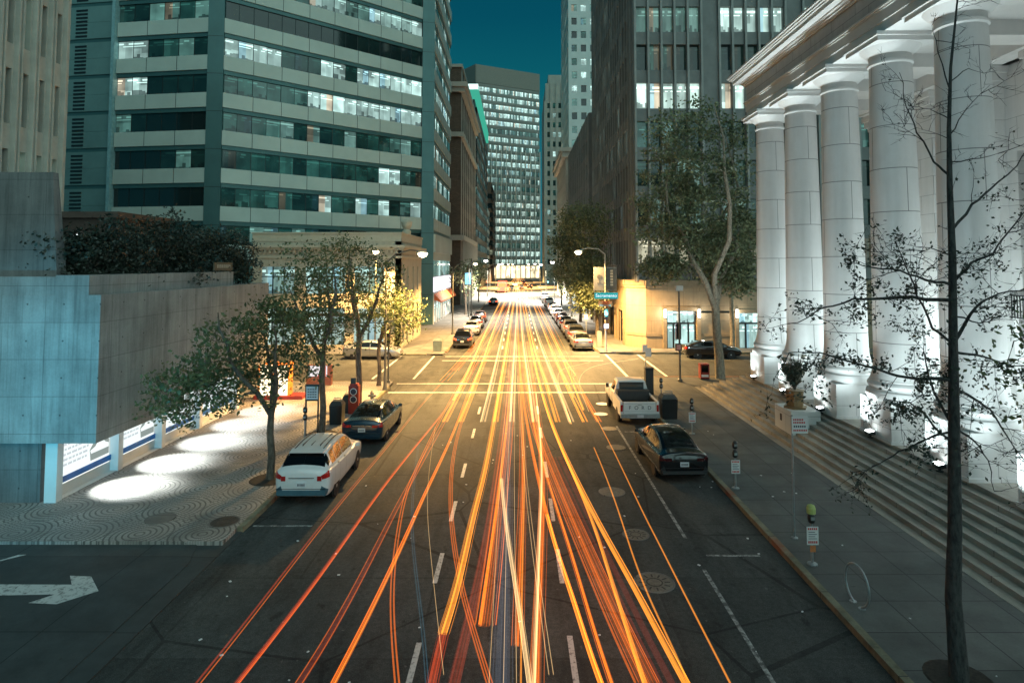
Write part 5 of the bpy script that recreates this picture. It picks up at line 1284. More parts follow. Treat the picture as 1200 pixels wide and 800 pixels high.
mb = MB(); mb.box((-.60, 2.165, 1.32), (.60, 2.175, 1.68)); rw = mb.build('rear_window', NM('clear_rear_glass').bsdf((.05, .06, .06), .08, spec=.8), t, local=True)
mb = MB(); mb.box((-.015, 2.155, 1.32), (.015, 2.17, 1.68)); mb.box((-.64, 2.15, 1.28), (.64, 2.165, 1.32)); mb.box((-.64, 2.15, 1.68), (.64, 2.165, 1.72)); mb.box((-.64, 2.15, 1.32), (-.60, 2.165, 1.68)); mb.box((.60, 2.15, 1.32), (.64, 2.165, 1.68)); mb.build('window_rubber', M_BLACK, rw, local=True)
mb = MB(); Lf.patch(mb, 3.1, 4.8, 6.1, 8, off=.008); mb.build('windscreen', M_CGLASS, t, local=True)
mb = MB(); mb.box((-.155, -.21, .44), (.155, -.2, .58)); mb.build('number_plate', M_PLATE, t, local=True)
# rows of parked cars
row = [('sedan', P_SILV, 56.4, 'pale gold-lit white car, first of the right-hand row beyond the crossing'), ('suv', P_GREY, 62.6, 'dark grey estate, second in the right-hand row beyond the crossing'), ('suv', P_SILV, 68.6, 'silver people carrier, third in the right-hand row beyond the crossing'),
       ('sedan', P_BLACK, 75, 'black saloon, fourth in the right-hand row beyond the crossing'), ('sedan', P_DRED, 81.4, 'dark red car in the middle of the right-hand row'), ('sedan', P_WHITE, 88, 'white car behind the dark red one in the right-hand row'),
       ('suv', P_WHITE, 95, 'white van-like SUV behind the white car in the right-hand row'), ('sedan', P_SILV, 103, 'small far silver car in the right-hand row'), ('suv', P_WHITE, 116, 'far white car by the second signal on the right'),
       ('sedan', P_WHITE, 126, 'farther white car near the bright shops on the right'), ('suv', P_SILV, 136, 'last pale car one can make out on the right')]
for kd, mt, y, lb_ in row: car(kd, 'parked_car', lb_, (6.05, y, 0), mt, 0, 'cars parked along the street', detail=y < 70, plate=y < 70)
row = [('suv', P_BLACK, 58.0, 'black SUV, first parked on the left beyond the crossing'), ('sedan', P_WHITE, 68.5, 'white hatchback on the left behind the black SUV'), ('sedan', P_GREY, 76, 'dark car on the left beyond the white hatchback'), ('sedan', P_DRED, 84, 'dull red car on the left before the brown brick shops')]
for kd, mt, y, lb_ in row: car(kd, 'parked_car', lb_, (-5.15, y, 0), mt, 0, 'cars parked along the street', detail=y < 70, plate=y < 70, lights=LIT_TAIL if y in (58.0, 84) else None)
car('sedan', 'waiting_car', 'small dark car waiting alone in the far left lane', (-4.6, 118, 0), P_BLACK, 0, None, detail=False, lights=LIT_TAIL)
for i, (x, y, k_, m_, l_) in enumerate(((-1.6, 186, 'suv', P_GREY, 'added distant grey car with lit tail lights in the lane right of the far bus'), (1.4, 196, 'sedan', P_SILV, 'added distant silver car with lit tail lights near the middle of the street'), (4.2, 205, 'sedan', P_BLACK, 'added distant dark car with lit tail lights at the far right lane'),
        (-.8, 222, 'sedan', P_WHITE, 'added distant white car with lit tail lights, farthest but one'), (2.6, 236, 'suv', P_DRED, 'added distant red car with lit tail lights, farthest in the street'))):
    car(k_, 'waiting_car', l_, (x, y, 0), m_, 0, 'added cars glowing far down the street', detail=False, plate=False, lights=glow('added_far_tail_glow', (1, .22, .06), 9))  # cars added so their tail lights put bright dots at the street end
# far red bus
t = thing('bus', (-4.2, 172, 0), 'far red and orange bus with glowing rear lights on the left of the street', 'bus')
mb = MB(); mb.box((-1.25, 0, .45), (1.25, 10, 3.1)); mb.hexa([(-1.25, 0, 3.1), (1.25, 0, 3.1), (1.25, 10, 3.1), (-1.25, 10, 3.1), (-1.1, .2, 3.3), (1.1, .2, 3.3), (1.1, 9.8, 3.3), (-1.1, 9.8, 3.3)]); mb.build('body', M_RED, t, local=True)
mb = MB(); mb.box((-.95, -.02, 1.7), (.95, .02, 2.7)); mb.build('rear_window', glow('bus_rear_glow', (1, .6, .2), .9), t, local=True)
for sd in (1, -1):
    mb = MB(); mb.box((sd * .8, -.03, .8), (sd * 1.1, .02, 1.4)); mb.build('tail_light', glow('bus_tail', (1, .3, .05), 5), t, local=True)
    for y in (2, 7.8): wheel(t, sd * 1.12, y, .48, sd)

# ------------------------------------------------------------------ street lamps and signals
SOD = (1.0, .57, .19)
BULB = glow('sodium_lamp_glow', (1, .80, .45), 30); BULBW = glow('white_lamp_glow', (1, .94, .82), 30)
def street_lamp(base, z, tip, label, power, col=SOD, pole=None, bulb=None, r=.075, name='street_lamp', size=.30):
    t = thing(name, base, label, 'street lamp', 'street lamps'); b = Vector(base); pole = pole or M_POLE
    mb = MB(); mb.lathe([(r * 2.2, 0), (r * 2.2, .1), (r * 1.5, .25), (r * 1.25, .9), (r, 1.0)], b, 12); mb.tube([b + Vector((0, 0, .9)), b + Vector((0, 0, z - .9))], [r, r * .7], 10); mb.build('pole', pole, t, smooth=50)
    tip = Vector(tip); top = b + Vector((0, 0, z - .9))
    mb = MB(); mb.tube([top, top.lerp(tip, .25) + Vector((0, 0, .42)), top.lerp(tip, .65) + Vector((0, 0, .42)), tip + Vector((0, 0, .14))], [.05, .045, .04, .035], 8); mb.build('arm', pole, t)
    d = Vector((tip.x - b.x, tip.y - b.y, 0)).normalized(); M_ = Matrix.Translation(tip) @ Matrix.Rotation(math.atan2(d.y, d.x), 4, 'Z')
    mb = MB(); mb.hexa([M_ @ Vector(q) for q in ((-.35, -.14, .03), (.35, -.14, .03), (.35, .14, .03), (-.35, .14, .03), (-.35, -.08, .20), (.25, -.07, .16), (.25, .07, .16), (-.35, .08, .20))]); hd = mb.build('lamp_head', pole, t)
    mb = MB(); mb.lathe([(.04, -size * .9), (size * .7, -size * .7), (size, -size * .25), (size * .95, .0), (size * .6, .03)], M_ @ Vector((.02, 0, .02)), 14); mb.build('lens', bulb or BULB, t, smooth=60)
    lamp('lamp_light', 'SPOT', tip - Vector((0, 0, size + .08)), power, col, t, .25, (0, 0.0, -1), 150, .4)
    return t
street_lamp((-8.2, 38.6, .14), 8.75, (-5.95, 38.6, 8.6), 'street lamp with a curved arm over the left end of the crossing', 16000)
street_lamp((-12.6, 54.9, .14), 9.15, (-12.35, 53.6, 9.05), 'street lamp shining in front of the cream building on the cross street', 15000)
TP = street_lamp((7.95, 55.6, .14), 9.6, (5.55, 55.6, 9.05), 'right corner street lamp on a pole with two grey banners and a street name sign', 36000, pole=M_POLEP)
for i, (x, y, z, tx, c, pw) in enumerate(((-7.2, 69, 8.1, -4.7, SOD, 15000), (-7.2, 92, 8.6, -4.7, (1, .86, .66), 15000), (-7.2, 150, 8.0, -4.5, (1, .9, .75), 40000), (8.1, 92, 8.4, 5.3, (1, .86, .66), 15000), (8.1, 134, 8.0, 5.2, (1, .92, .8), 36000), (-7.2, 205, 8.2, -3.0, SOD, 60000), (8.1, 215, 8.2, 4, SOD, 60000), (-7.2, 270, 8.2, -2, SOD, 60000), (-7.2, 163, 8.2, -4, (1, .8, .5), 70000), (8.1, 172, 8.2, 5, (1, .8, .5), 70000))):  # last two lamps are added to fill the dark gap at the cross street
    street_lamp((x, y, .14), z, (tx, y, z - .1), ('sodium street lamp before the shop awning on the left', 'white street lamp on the left before the brown brick block', 'far white street lamp on the left near the bus', 'street lamp behind the yellow-lit tree on the right', 'far white street lamp on the right side of the street', 'far sodium lamp on the left beyond the bus', 'far sodium lamp on the right beyond the parked rows', 'farthest sodium lamp at the foot of the end tower', 'added street lamp brightening the far cross street on the left', 'added street lamp brightening the road beyond the far cross street on the right')[i],
                pw, c, None, BULBW if c != SOD else BULB, size=.3 if y > 80 else .22)
# things on the right corner pole
p0 = Vector((7.95, 55.6, 0))
for sd, mt, lb_ in ((-1, plain('pale_grey_banner', (.34, .34, .33), .8), 'pale grey banner with a small tree emblem on the corner lamp pole'), (1, plain('dark_grey_banner', (.10, .105, .105), .8), 'dark grey banner with a column of pale letters on the corner lamp pole')):
    z0, z1 = 5.6, 7.6; x0 = p0.x + sd * .1; x1 = p0.x + sd * 1.05
    t = thing('banner', (p0.x + sd * .55, 55.6, 5.6), lb_, 'banner')
    mb = MB(); mb.box((min(x0, x1), 55.58, z0), (max(x0, x1), 55.60, z1)); mb.build('cloth', mt, t)
    mb = MB(); mb.tube([(p0.x, 55.6, z1 + .03), (x1, 55.6, z1 + .03)], .02, 6); mb.tube([(p0.x, 55.6, z0 - .03), (x1, 55.6, z0 - .03)], .02, 6); mb.build('bracket', M_STEEL, t)
    mb = MB()
    if sd < 0:
        mb.lathe([(.2, -.004), (.2, .0)], (p0.x - .55, 55.575, 6.8), 12, axis='y'); mb.box((p0.x - .58, 55.571, 6.3), (p0.x - .52, 55.577, 6.7)); mb.box((p0.x - .75, 55.571, 6.2), (p0.x - .35, 55.577, 6.25)); mb.build('emblem', M_DKST, t)
    else:
        for j in range(6): mb.box((p0.x + .45, 55.571, 6.0 + j * .25), (p0.x + .70, 55.577, 6.16 + j * .25))
        mb.build('emblem', M_PALE, t)
t = thing('street_name_sign', (7.95, 55.4, 4.95), 'teal street name sign reading Sacramento on the right corner pole', 'street sign')
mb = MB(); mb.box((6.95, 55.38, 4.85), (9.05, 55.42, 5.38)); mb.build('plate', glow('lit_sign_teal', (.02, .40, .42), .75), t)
mb = MB(); mb.box((6.92, 55.39, 4.82), (9.08, 55.43, 4.85)); mb.box((6.92, 55.39, 5.38), (9.08, 55.43, 5.41)); mb.box((7.9, 55.42, 5.0), (8.0, 55.62, 5.25)); mb.build('frame', M_STEEL, t)
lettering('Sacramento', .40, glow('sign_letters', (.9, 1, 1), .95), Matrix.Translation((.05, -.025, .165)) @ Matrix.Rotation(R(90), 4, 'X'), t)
def signal(loc, label, lens, on, facing=-1, cols=None):
    x, y, z = loc; t = thing('traffic_signal', (x, y, z), label, 'traffic light')
    mb = MB(); mb.box((x - .17, y - .12, z), (x + .17, y + .12, z + 1.05)); mb.box((x - .04, y + .12, z + .45), (x + .04, y + .3, z + .55)); mb.build('housing', M_BLACK, t)
    for j in range(3):
        zz = z + .18 + j * .34
        mb = MB(); mb.lathe([(.125, -.02), (.125, .0), (.05, -.035)], (x, y + facing * .125, zz), 14, axis='y'); l = mb.build('lens', lens if j == on else plain('unlit_lens', (.05, .04, .03), .3), t)
        mb = MB()
        for q in range(7):
            a0 = PI * q / 7; a1 = PI * (q + 1) / 7
            mb.face([(x + .14 * math.cos(a0), y + facing * .12, zz + .14 * math.sin(a0)), (x + .14 * math.cos(a1), y + facing * .12, zz + .14 * math.sin(a1)), (x + .13 * math.cos(a1), y + facing * .32, zz + .12 * math.sin(a1)), (x + .13 * math.cos(a0), y + facing * .32, zz + .12 * math.sin(a0))])
        mb.build('visor', M_BLACK, l)
    return t
GRN = glow('green_signal', (.25, 1, .95), 14); WHS = glow('walk_signal', (.80, .72, 1.0), 9); REDS = glow('red_signal', (1, .12, .04), 10)
signal((7.95, 55.2, 3.0), 'traffic signal showing cyan green on the right corner pole', GRN, 1); lamp('signal_light', 'POINT', (7.95, 54.8, 3.6), 180, (.2, .9, 1), None, .12)
t = thing('walk_signal', (7.95, 55.2, 2.2), 'small lit violet-white pedestrian signal under the traffic signal', 'traffic light')
mb = MB(); mb.box((7.72, 55.1, 2.2), (8.18, 55.4, 2.66)); mb.box((7.9, 55.38, 2.3), (8.0, 55.56, 2.5)); mb.build('housing', M_BLACK, t)
mb = MB(); mb.box((7.78, 55.08, 2.26), (8.12, 55.1, 2.6)); mb.build('lens', WHS, t); lamp('walk_light', 'POINT', (7.95, 54.8, 2.4), 60, (.7, .6, 1), None, .1)
t = thing('turn_sign', (7.6, 55.3, 4.2), 'orange-red traffic sign on the right corner pole between signal and name sign', 'sign')
mb = MB(); mb.box((7.3, 55.28, 4.15), (8.5, 55.31, 4.62)); mb.build('plate', plain('orange_sign_sheet', (.62, .16, .06), .5), t)
mb = MB(); mb.box((7.4, 55.27, 4.2), (8.4, 55.28, 4.3)); mb.box((7.85, 55.31, 4.3), (8.05, 55.58, 4.4)); mb.build('fixing', M_STEEL, t)
# second pole at the near right corner
b = gp(797, 447, .14); t = thing('signal_pole', b, 'slender pole with a box head at the near right corner by the red news box', 'pole')
mb = MB(); mb.lathe([(.16, 0), (.16, .12), (.09, .2), (.075, .4)], b, 12); mb.tube([b + Vector((0, 0, .3)), b + Vector((0, 0, 6.2))], [.075, .055], 10); mb.build('pole', M_POLE, t)
mb = MB(); mb.box((b.x - .24, b.y - .2, 6.15), (b.x + .24, b.y + .2, 6.5)); mb.build('head', M_POLEP, t)
signal((b.x, b.y + .3, 2.9), 'dark traffic signal seen from behind on the near right pole', plain('dark_lens', (.03, .03, .03), .3), 1, 1)
t = thing('walk_signal', (b.x - .1, b.y, 2.2), 'dark pedestrian signal with a reddish hand on the near right pole', 'traffic light')
mb = MB(); mb.box((b.x - .32, b.y - .2, 2.2), (b.x + .08, b.y - .02, 2.66)); mb.build('housing', M_BLACK, t)
mb = MB(); mb.box((b.x - .26, b.y - .215, 2.26), (b.x + .02, b.y - .2, 2.6)); mb.build('lens', plain('pinkish_lens', (.6, .3, .28), .4), t)
signal((-7.3, 149, 2.9), 'far traffic signal on the left showing red', REDS, 2); signal((8.0, 160, 2.9), 'far cyan traffic signal on the right beyond the parked row', GRN, 1)
for x, y, l in ((-7.3, 149.3, 'far signal pole on the left by the bus'), (8.0, 160.3, 'far signal pole on the right')):
    t = thing('signal_pole', (x, y, 0), l, 'pole'); mb = MB(); mb.tube([(x, y, 0), (x, y, 4.2)], .07, 8); mb.lathe([(.15, 0), (.15, .2)], (x, y, 0), 8); mb.build('pole', M_POLE, t)
signal((-8.5, 40.6, 2.7), 'traffic signal with a lit orange lamp among the yellow leaves at the left crossing', glow('amber_signal', (1, .35, .05), 8), 2)
t = thing('signal_pole', (-8.5, 40.95, .14), 'short signal pole at the left crossing by the yellow-lit tree', 'pole'); mb = MB(); mb.tube([(-8.5, 40.95, .14), (-8.5, 40.95, 4.0)], .06, 8); mb.lathe([(.14, .14), (.14, .3)], (-8.5, 40.95, 0), 10); mb.build('pole', M_POLE, t)

# ------------------------------------------------------------------ street furniture
def meter(px, py, label, sign=True, twin=True, h=1.5, hood=None):
    b = gp(px, py, .14); t = thing('parking_meter', b, label, 'parking meter', 'parking meters at the kerb')
    mb = MB(); mb.lathe([(.13, 0), (.13, .03), (.05, .05)], b, 12); mb.tube([b, b + Vector((0, 0, h - .45))], .035, 10); mb.build('post', M_STEEL, t)
    for dz in ((0, .30) if twin else (0,)):
        mb = MB(); c = b + Vector((0, 0, h - .45 + dz)); mb.lathe([(.05, 0), (.085, .03), (.095, .14), (.09, .20), (.06, .26), (.02, .28)], c, 14); hd = mb.build('meter_head', M_BLACK if not hood or dz else M_BLACK, t, smooth=60)
        mb = MB(); mb.box((c.x - .05, c.y - .103, c.z + .10), (c.x + .05, c.y - .085, c.z + .18)); mb.build('display', M_STEEL, hd)
    if hood:
        mb = MB(); c = b + Vector((0, 0, h - .2)); mb.lathe([(.11, 0), (.115, .12), (.09, .2), (.02, .23)], c, 12); mb.build('hood', hood, t)
    if sign:
        mb = MB(); z = b.z + h - .98; mb.box((b.x - .15, b.y - .06, z), (b.x + .15, b.y - .045, z + .46)); s_ = mb.build('notice', M_SIGNW, t)
        mb = MB()
        for j, (z0, z1) in enumerate(((.38, .43), (.04, .10))):
            for q in range(5): mb.box((b.x - .12 + q * .05, b.y - .064, z + z0), (b.x - .085 + q * .05, b.y - .06, z + z1))
        mb.build('notice_print', M_SIGNR, s_)
        mb = MB()
        for j in range(4): mb.box((b.x - .11, b.y - .064, z + .15 + j * .055), (b.x + .11 - .05 * (j % 2), b.y - .06, z + .165 + j * .055))
        mb.build('notice_lines', M_SIGNB, s_)
    return t
meter(862, 572, 'twin-head parking meter with a white notice beside the black car')
meter(811, 508, 'twin-head parking meter with a pinkish notice between the black car and the pickup')
meter(775, 478, 'small twin parking meter by the dark bin and the pickup cab', False)
YH = plain('yellow_green_hood', (.42, .50, .16), .6)
t = meter(952, 661, 'parking meter under a yellow-green hood with a white and red notice', True, False, 1.5, YH)
b = gp(952, 661, .14); mb = MB(); mb.box((b.x - .07, b.y - .062, b.z + .34), (b.x + .07, b.y - .046, b.z + .50)); mb.build('orange_sticker', plain('orange_sticker', (.6, .22, .08), .5), t)
meter(357, 521, 'parking meter on the left pavement under the double-post sign', False)
b = gp(931, 630, .14); t = thing('parking_sign', b, 'tall galvanised sign post with a white and red plate at the right kerb', 'sign')
mb = MB(); mb.tube([b, b + Vector((0, 0, 3.45))], .03, 8); mb.lathe([(.1, 0), (.1, .02), (.04, .04)], b, 10); mb.build('post', M_STEEL, t)
mb = MB(); mb.box((b.x - .02, b.y - .05, 3.08), (b.x + .44, b.y - .03, 3.55)); pl = mb.build('plate', M_SIGNW, t)
mb = MB()
for j, (z, n) in enumerate(((3.44, 6), (3.36, 7), (3.14, 8))):
    for q in range(n): mb.box((b.x + .02 + q * .05, b.y - .053, z), (b.x + .055 + q * .05, b.y - .05, z + .05))
mb.build('plate_print', M_SIGNR, pl)
mb = MB()
for q in range(6): mb.box((b.x + .03 + q * .06, b.y - .053, 3.25), (b.x + .07 + q * .06, b.y - .05, 3.30))
mb.build('plate_lines', M_SIGNB, pl)
# bike ring
b1, b2 = gp(1000, 702, .14), gp(1010, 716, .14); c = (b1 + b2) / 2; d = (b2 - b1); 
t = thing('bike_rack', c, 'round galvanised bicycle ring standing on the dark pavement', 'bike rack')
mb = MB(); ax = Vector((-.10, 1, 0)).normalized(); rr = .42
P = [c + ax * (rr * math.sin(a)) + Vector((0, 0, .45 - rr * math.cos(a) * 1.07)) for a in [R(22) + (2 * PI - R(44)) * j / 28 for j in range(29)]]
P = [P[0] * 1] + P
mb.tube([Vector((P[0].x, P[0].y, .14))] + P[1:] + [Vector((P[-1].x, P[-1].y, .14))], .026, 10); mb.build('ring', M_STEEL, t, smooth=60)
mb = MB()
for q in (P[0], P[-1]): mb.lathe([(.08, .0), (.08, .02)], (q.x, q.y, .14), 10)
mb.build('foot_plate', M_STEEL, t)
def bin_(px, py, label, w=.62, h=1.12, mat=None, name='litter_bin'):
    b = gp(px, py, .14); t = thing(name, b, label, 'litter bin', 'litter bins'); x, y, z = b
    mb = MB(); mb.hexa([(x - w / 2 * .92, y - w / 2 * .92, z), (x + w / 2 * .92, y - w / 2 * .92, z), (x + w / 2 * .92, y + w / 2 * .92, z), (x - w / 2 * .92, y + w / 2 * .92, z), (x - w / 2, y - w / 2, z + h * .82), (x + w / 2, y - w / 2, z + h * .82), (x + w / 2, y + w / 2, z + h * .82), (x - w / 2, y + w / 2, z + h * .82)]); mb.build('body', mat or M_BLACK, t)
    mb = MB(); mb.hexa([(x - w / 2, y - w / 2, z + h * .84), (x + w / 2, y - w / 2, z + h * .84), (x + w / 2, y + w / 2, z + h * .84), (x - w / 2, y + w / 2, z + h * .84), (x - w * .34, y - w * .34, z + h), (x + w * .34, y - w * .34, z + h), (x + w * .34, y + w * .34, z + h), (x - w * .34, y + w * .34, z + h)]); mb.box((x - w * .42, y - w * .42, z + h * .8), (x + w * .42, y + w * .42, z + h * .85)); mb.build('lid', mat or M_BLACK, t)
    mb = MB(); mb.tube([(x - w * .3, y, z + h), (x - w * .25, y, z + h * 1.1), (x + w * .25, y, z + h * 1.1), (x + w * .3, y, z + h)], .02, 6); mb.build('handle', M_STEEL, t)
bin_(395, 496, 'black litter bin with a hooped lid on the left pavement by the blue car'); bin_(408, 483, 'smaller dark litter bin right behind the black one on the left pavement', .5, .95)
bin_(783, 489, 'dark litter bin beside the white pickup on the right pavement', .8, 1.2); bin_(513, 411, 'grey-green litter bin at the far left corner', .8, 1.1, plain('grey_green_enamel', (.16, .20, .18), .5))
b = gp(760.5, 461, .14); t = thing('utility_cabinet', b, 'tall narrow black cabinet at the kerb ahead of the pickup', 'cabinet')
mb = MB(); mb.box((b.x - .24, b.y - .22, b.z), (b.x + .24, b.y + .22, b.z + 1.5)); mb.build('body', M_BLACK, t); mb = MB(); mb.box((b.x - .27, b.y - .25, b.z + 1.5), (b.x + .27, b.y + .25, b.z + 1.56)); mb.build('lid', M_DPLAS, t); mb = MB(); mb.box((b.x - .2, b.y - .232, b.z + .15), (b.x + .2, b.y - .22, b.z + 1.4)); mb.build('door', M_DPLAS, t)
b = gp(757, 452, .14); t = thing('parking_sign', b, 'pale sign on a thin post behind the black cabinet at the near right corner', 'sign')
mb = MB(); mb.tube([b, b + Vector((0, 0, 2.6))], .03, 8); mb.build('post', M_STEEL, t); mb = MB(); mb.box((b.x - .02, b.y - .06, 2.0), (b.x + .36, b.y - .03, 2.55)); mb.box((b.x - .2, b.y - .04, 2.3), (b.x + .1, b.y - .02, 2.75)); mb.build('plate', M_SIGNW, t)
b = gp(825, 444, .14); t = thing('news_box', b, 'dark red newspaper box beside the tall street tree', 'newspaper box')
mb = MB(); mb.box((b.x - .3, b.y - .25, b.z + .08), (b.x + .3, b.y + .25, b.z + 1.05)); mb.build('body', M_RED, t); mb = MB(); mb.box((b.x - .22, b.y - .262, b.z + .5), (b.x + .22, b.y - .25, b.z + .95)); mb.build('window', M_CGLASS, t)
mb = MB(); mb.box((b.x - .24, b.y - .262, b.z + .18), (b.x + .24, b.y - .25, b.z + .34)); mb.build('label_strip', M_SIGNW, t); mb = MB(); mb.box((b.x - .3, b.y - .25, b.z), (b.x + .3, b.y + .25, b.z + .075)); mb.build('base', M_BLACK, t)
b = gp(415, 484, .14); t = thing('call_box', b, 'tall red call box with round dark dials against the third street tree', 'call box')
mb = MB(); mb.box((b.x - .26, b.y - .2, b.z), (b.x + .26, b.y + .2, b.z + 1.45)); mb.box((b.x - .2, b.y - .17, b.z + 1.45), (b.x + .2, b.y + .17, b.z + 1.55)); mb.build('body', M_RED, t)
mb = MB(); mb.box((b.x - .16, b.y - .15, b.z + 1.55), (b.x + .1, b.y + .1, b.z + 1.85)); mb.build('top_sign', M_DPLAS, t)
for dz in (1.15, .75):
    mb = MB(); mb.lathe([(.15, 0), (.15, .02), (.1, .03)], (b.x, b.y - .225, b.z + dz), 16, axis='y'); q = mb.build('dial', M_SIGNB, t); mb = MB(); mb.lathe([(.18, 0), (.18, .012)], (b.x, b.y - .212, b.z + dz), 16, axis='y'); mb.build('dial_ring', M_SIGNW, q)
b = gp(436, 474, .14); t = thing('fire_hydrant', b, 'small tan fire hydrant on the pavement near the left crossing', 'fire hydrant')
mb = MB(); mb.lathe([(.15, 0), (.15, .06), (.10, .08), (.10, .45), (.14, .47), (.14, .53), (.11, .56), (.12, .66), (.06, .76), (.02, .8)], b, 14); mb.build('body', plain('ivory_paint', (.5, .42, .28), .5), t)
for sd in (1, -1):
    mb = MB(); mb.tube([b + Vector((0, 0, .5)), b + Vector((sd * .22, 0, .5))], [.07, .075], 10); mb.build('outlet', M_POLEP, t)
# double post sign
b = gp(365, 518, .14); t = thing('double_post_sign', b, 'black double-post sign frame with a pale panel on the left pavement', 'sign')
for sd in (-1, 1):
    mb = MB(); mb.box((b.x + sd * .27 - .03, b.y - .03, b.z), (b.x + sd * .27 + .03, b.y + .03, 2.62)); mb.build('post', M_BLACK, t)
mb = MB(); mb.box((b.x - .26, b.y - .035, 2.0), (b.x + .26, b.y - .02, 2.56)); pn = mb.build('panel', plain('pale_blue_panel', (.55, .6, .66), .4), t)
mb = MB(); mb.box((b.x - .3, b.y - .04, 2.56), (b.x + .3, b.y + .03, 2.64)); mb.box((b.x - .3, b.y - .04, 1.93), (b.x + .3, b.y + .03, 2.0)); mb.build('rail', M_BLACK, t)
mb = MB()
for j in range(4):
    for q in range(4): mb.box((b.x - .20 + q * .105, b.y - .038, 2.08 + j * .11), (b.x - .12 + q * .105, b.y - .035, 2.12 + j * .11))
mb.build('panel_print', M_SIGNB, pn)
# lit display case
t = thing('display_case', (-14.0, 36.2, .14), 'glowing warm display case on a red base at the end of the podium wall', 'display case')
WARM = glow('display_case_glow', (1, .80, .50), 1.9, True)
mb = MB(); mb.box((-14.9, 36.0, .35), (-13.25, 36.6, 2.1)); mb.build('lit_panel', WARM, t)
mb = MB(); mb.box((-15.2, 35.85, .14), (-12.4, 36.9, .35)); mb.build('base', M_RED, t)
mb = MB()
for x in (-14.96, -14.1, -13.25): mb.box((x - .03, 35.96, .35), (x + .03, 36.64, 2.15))
mb.box((-15.0, 35.94, 2.1), (-13.2, 36.66, 2.2)); mb.build('frame', plain('orange_frame', (.7, .25, .05), .5), t)
lamp('case_light', 'POINT', (-13.6, 35.3, 1.5), 160, (1, .45, .14), t, .3)
t = thing('advert_stand', (-12.7, 40.2, .14), 'low stand with a white and red poster over a reddish panel near the plaza corner', 'advert stand')
mb = MB(); mb.box((-13.5, 40.1, .7), (-12.3, 40.2, 1.35)); mb.build('poster', glow('poster_glow', (1, .93, .92), .75), t)
mb = MB(); mb.face([(-12.9, 40.09, .7), (-12.35, 40.09, .7), (-12.35, 40.09, 1.35), (-12.55, 40.09, 1.35)]); mb.build('poster_mark', plain('poster_red', (.6, .12, .1), .6), t)
mb = MB(); mb.box((-13.6, 40.2, .14), (-12.0, 40.4, 1.42)); mb.box((-13.6, 40.05, .14), (-12.0, 40.2, .62)); mb.build('body', plain('rust_red_panel', (.26, .08, .045), .5), t)
# far left dark post with banner
t = thing('banner_post', (-6.95, 93.6, .14), 'tall dark post with a blue banner on the far left pavement', 'pole')
mb = MB(); mb.tube([(-6.95, 93.6, .14), (-6.95, 93.6, 8.8)], .09, 8); mb.lathe([(.2, .14), (.2, .5)], (-6.95, 93.6, 0), 8); mb.build('post', M_BLACK, t); mb = MB(); mb.box((-7.9, 93.55, 4.9), (-7.05, 93.6, 6.6)); mb.build('banner', plain('blue_banner', (.03, .14, .32), .7), t)
b = gp(687, 399, .14); t = thing('parking_sign', b, 'thin sign post on the far right pavement beside the first pale car', 'sign')
mb = MB(); mb.tube([b, b + Vector((0, 0, 2.7))], .035, 8); mb.build('post', M_STEEL, t); mb = MB(); mb.box((b.x - .2, b.y - .05, 2.3), (b.x + .2, b.y - .03, 2.8)); mb.build('plate', M_SIGNW, t)
b = gp(702, 407, .14); t = thing('utility_cabinet', b, 'pale cabinet beside the right corner lamp pole', 'cabinet')
mb = MB(); mb.box((b.x - .2, b.y - .2, b.z), (b.x + .25, b.y + .2, b.z + 1.5)); mb.build('body', M_STEEL, t); mb = MB(); mb.box((b.x - .16, b.y - .21, b.z + .15), (b.x + .2, b.y - .2, b.z + 1.4)); mb.build('door', M_PALE, t)
# loose litter on the road and pavement: a few pale scraps
mb = MB(); rl = random.Random(4)
for _ in range(70):
    x = rl.uniform(-7.5, 10.8); y = rl.uniform(10, 30); s_ = rl.uniform(.012, .04); z = .147 if x > 7.4 else .006; a = rl.random() * 3
    mb.box((-s_, -s_ * .7, 0), (s_, s_ * .7, .01), M=Matrix.Translation((x, y, z)) @ Matrix.Rotation(a, 4, 'Z'))
tag(mb.build('litter', M_SIGNW), 'small pale scraps scattered on the road and pavement', None, None, 'stuff')
for px, py, w in ((503, 789, .09), (665, 756, .08), (820, 580, .07), (790, 585, .05)): pass

# ------------------------------------------------------------------ traces of light left above the lanes by passing traffic
def trailmat(name, col, st, a):
    k = NM(name); em = k.n('Emission'); k.put(em.inputs[0], col); em.inputs[1].default_value = st
    em.inputs[1].default_value = st * a * .205
    tr = k.n('BsdfTransparent'); mx = k.n('AddShader')
    k.t.links.new(tr.outputs[0], mx.inputs[0]); k.t.links.new(em.outputs[0], mx.inputs[1]); k.t.links.new(mx.outputs[0], k.out.inputs[0])
    k.m.cycles.emission_sampling = 'NONE'; return k.m
TM = {'red': trailmat('trail_red', (.80, .085, .02), .75, .75), 'dred': trailmat('trail_dark_red', (.55, .06, .03), .45, .55), 'or': trailmat('trail_orange', (1, .18, .008), 1.2, .85), 'ye': trailmat('trail_yellow', (1, .31, .025), 1.5, .95),
      'far': trailmat('trail_far_white', (1, .44, .10), 1.55, .85), 'wh': trailmat('trail_white', (1, .64, .28), 1.3, .8), 'forg': trailmat('trail_faint_orange', (1, .19, .012), .75, .40), 'fred': trailmat('trail_faint_red', (.8, .12, .04), .6, .3), 'blue': trailmat('trail_blue_white', (.45, .56, .72), .6, .2), 'cy': trailmat('trail_cyan', (.10, .35, .50), .5, .6)}
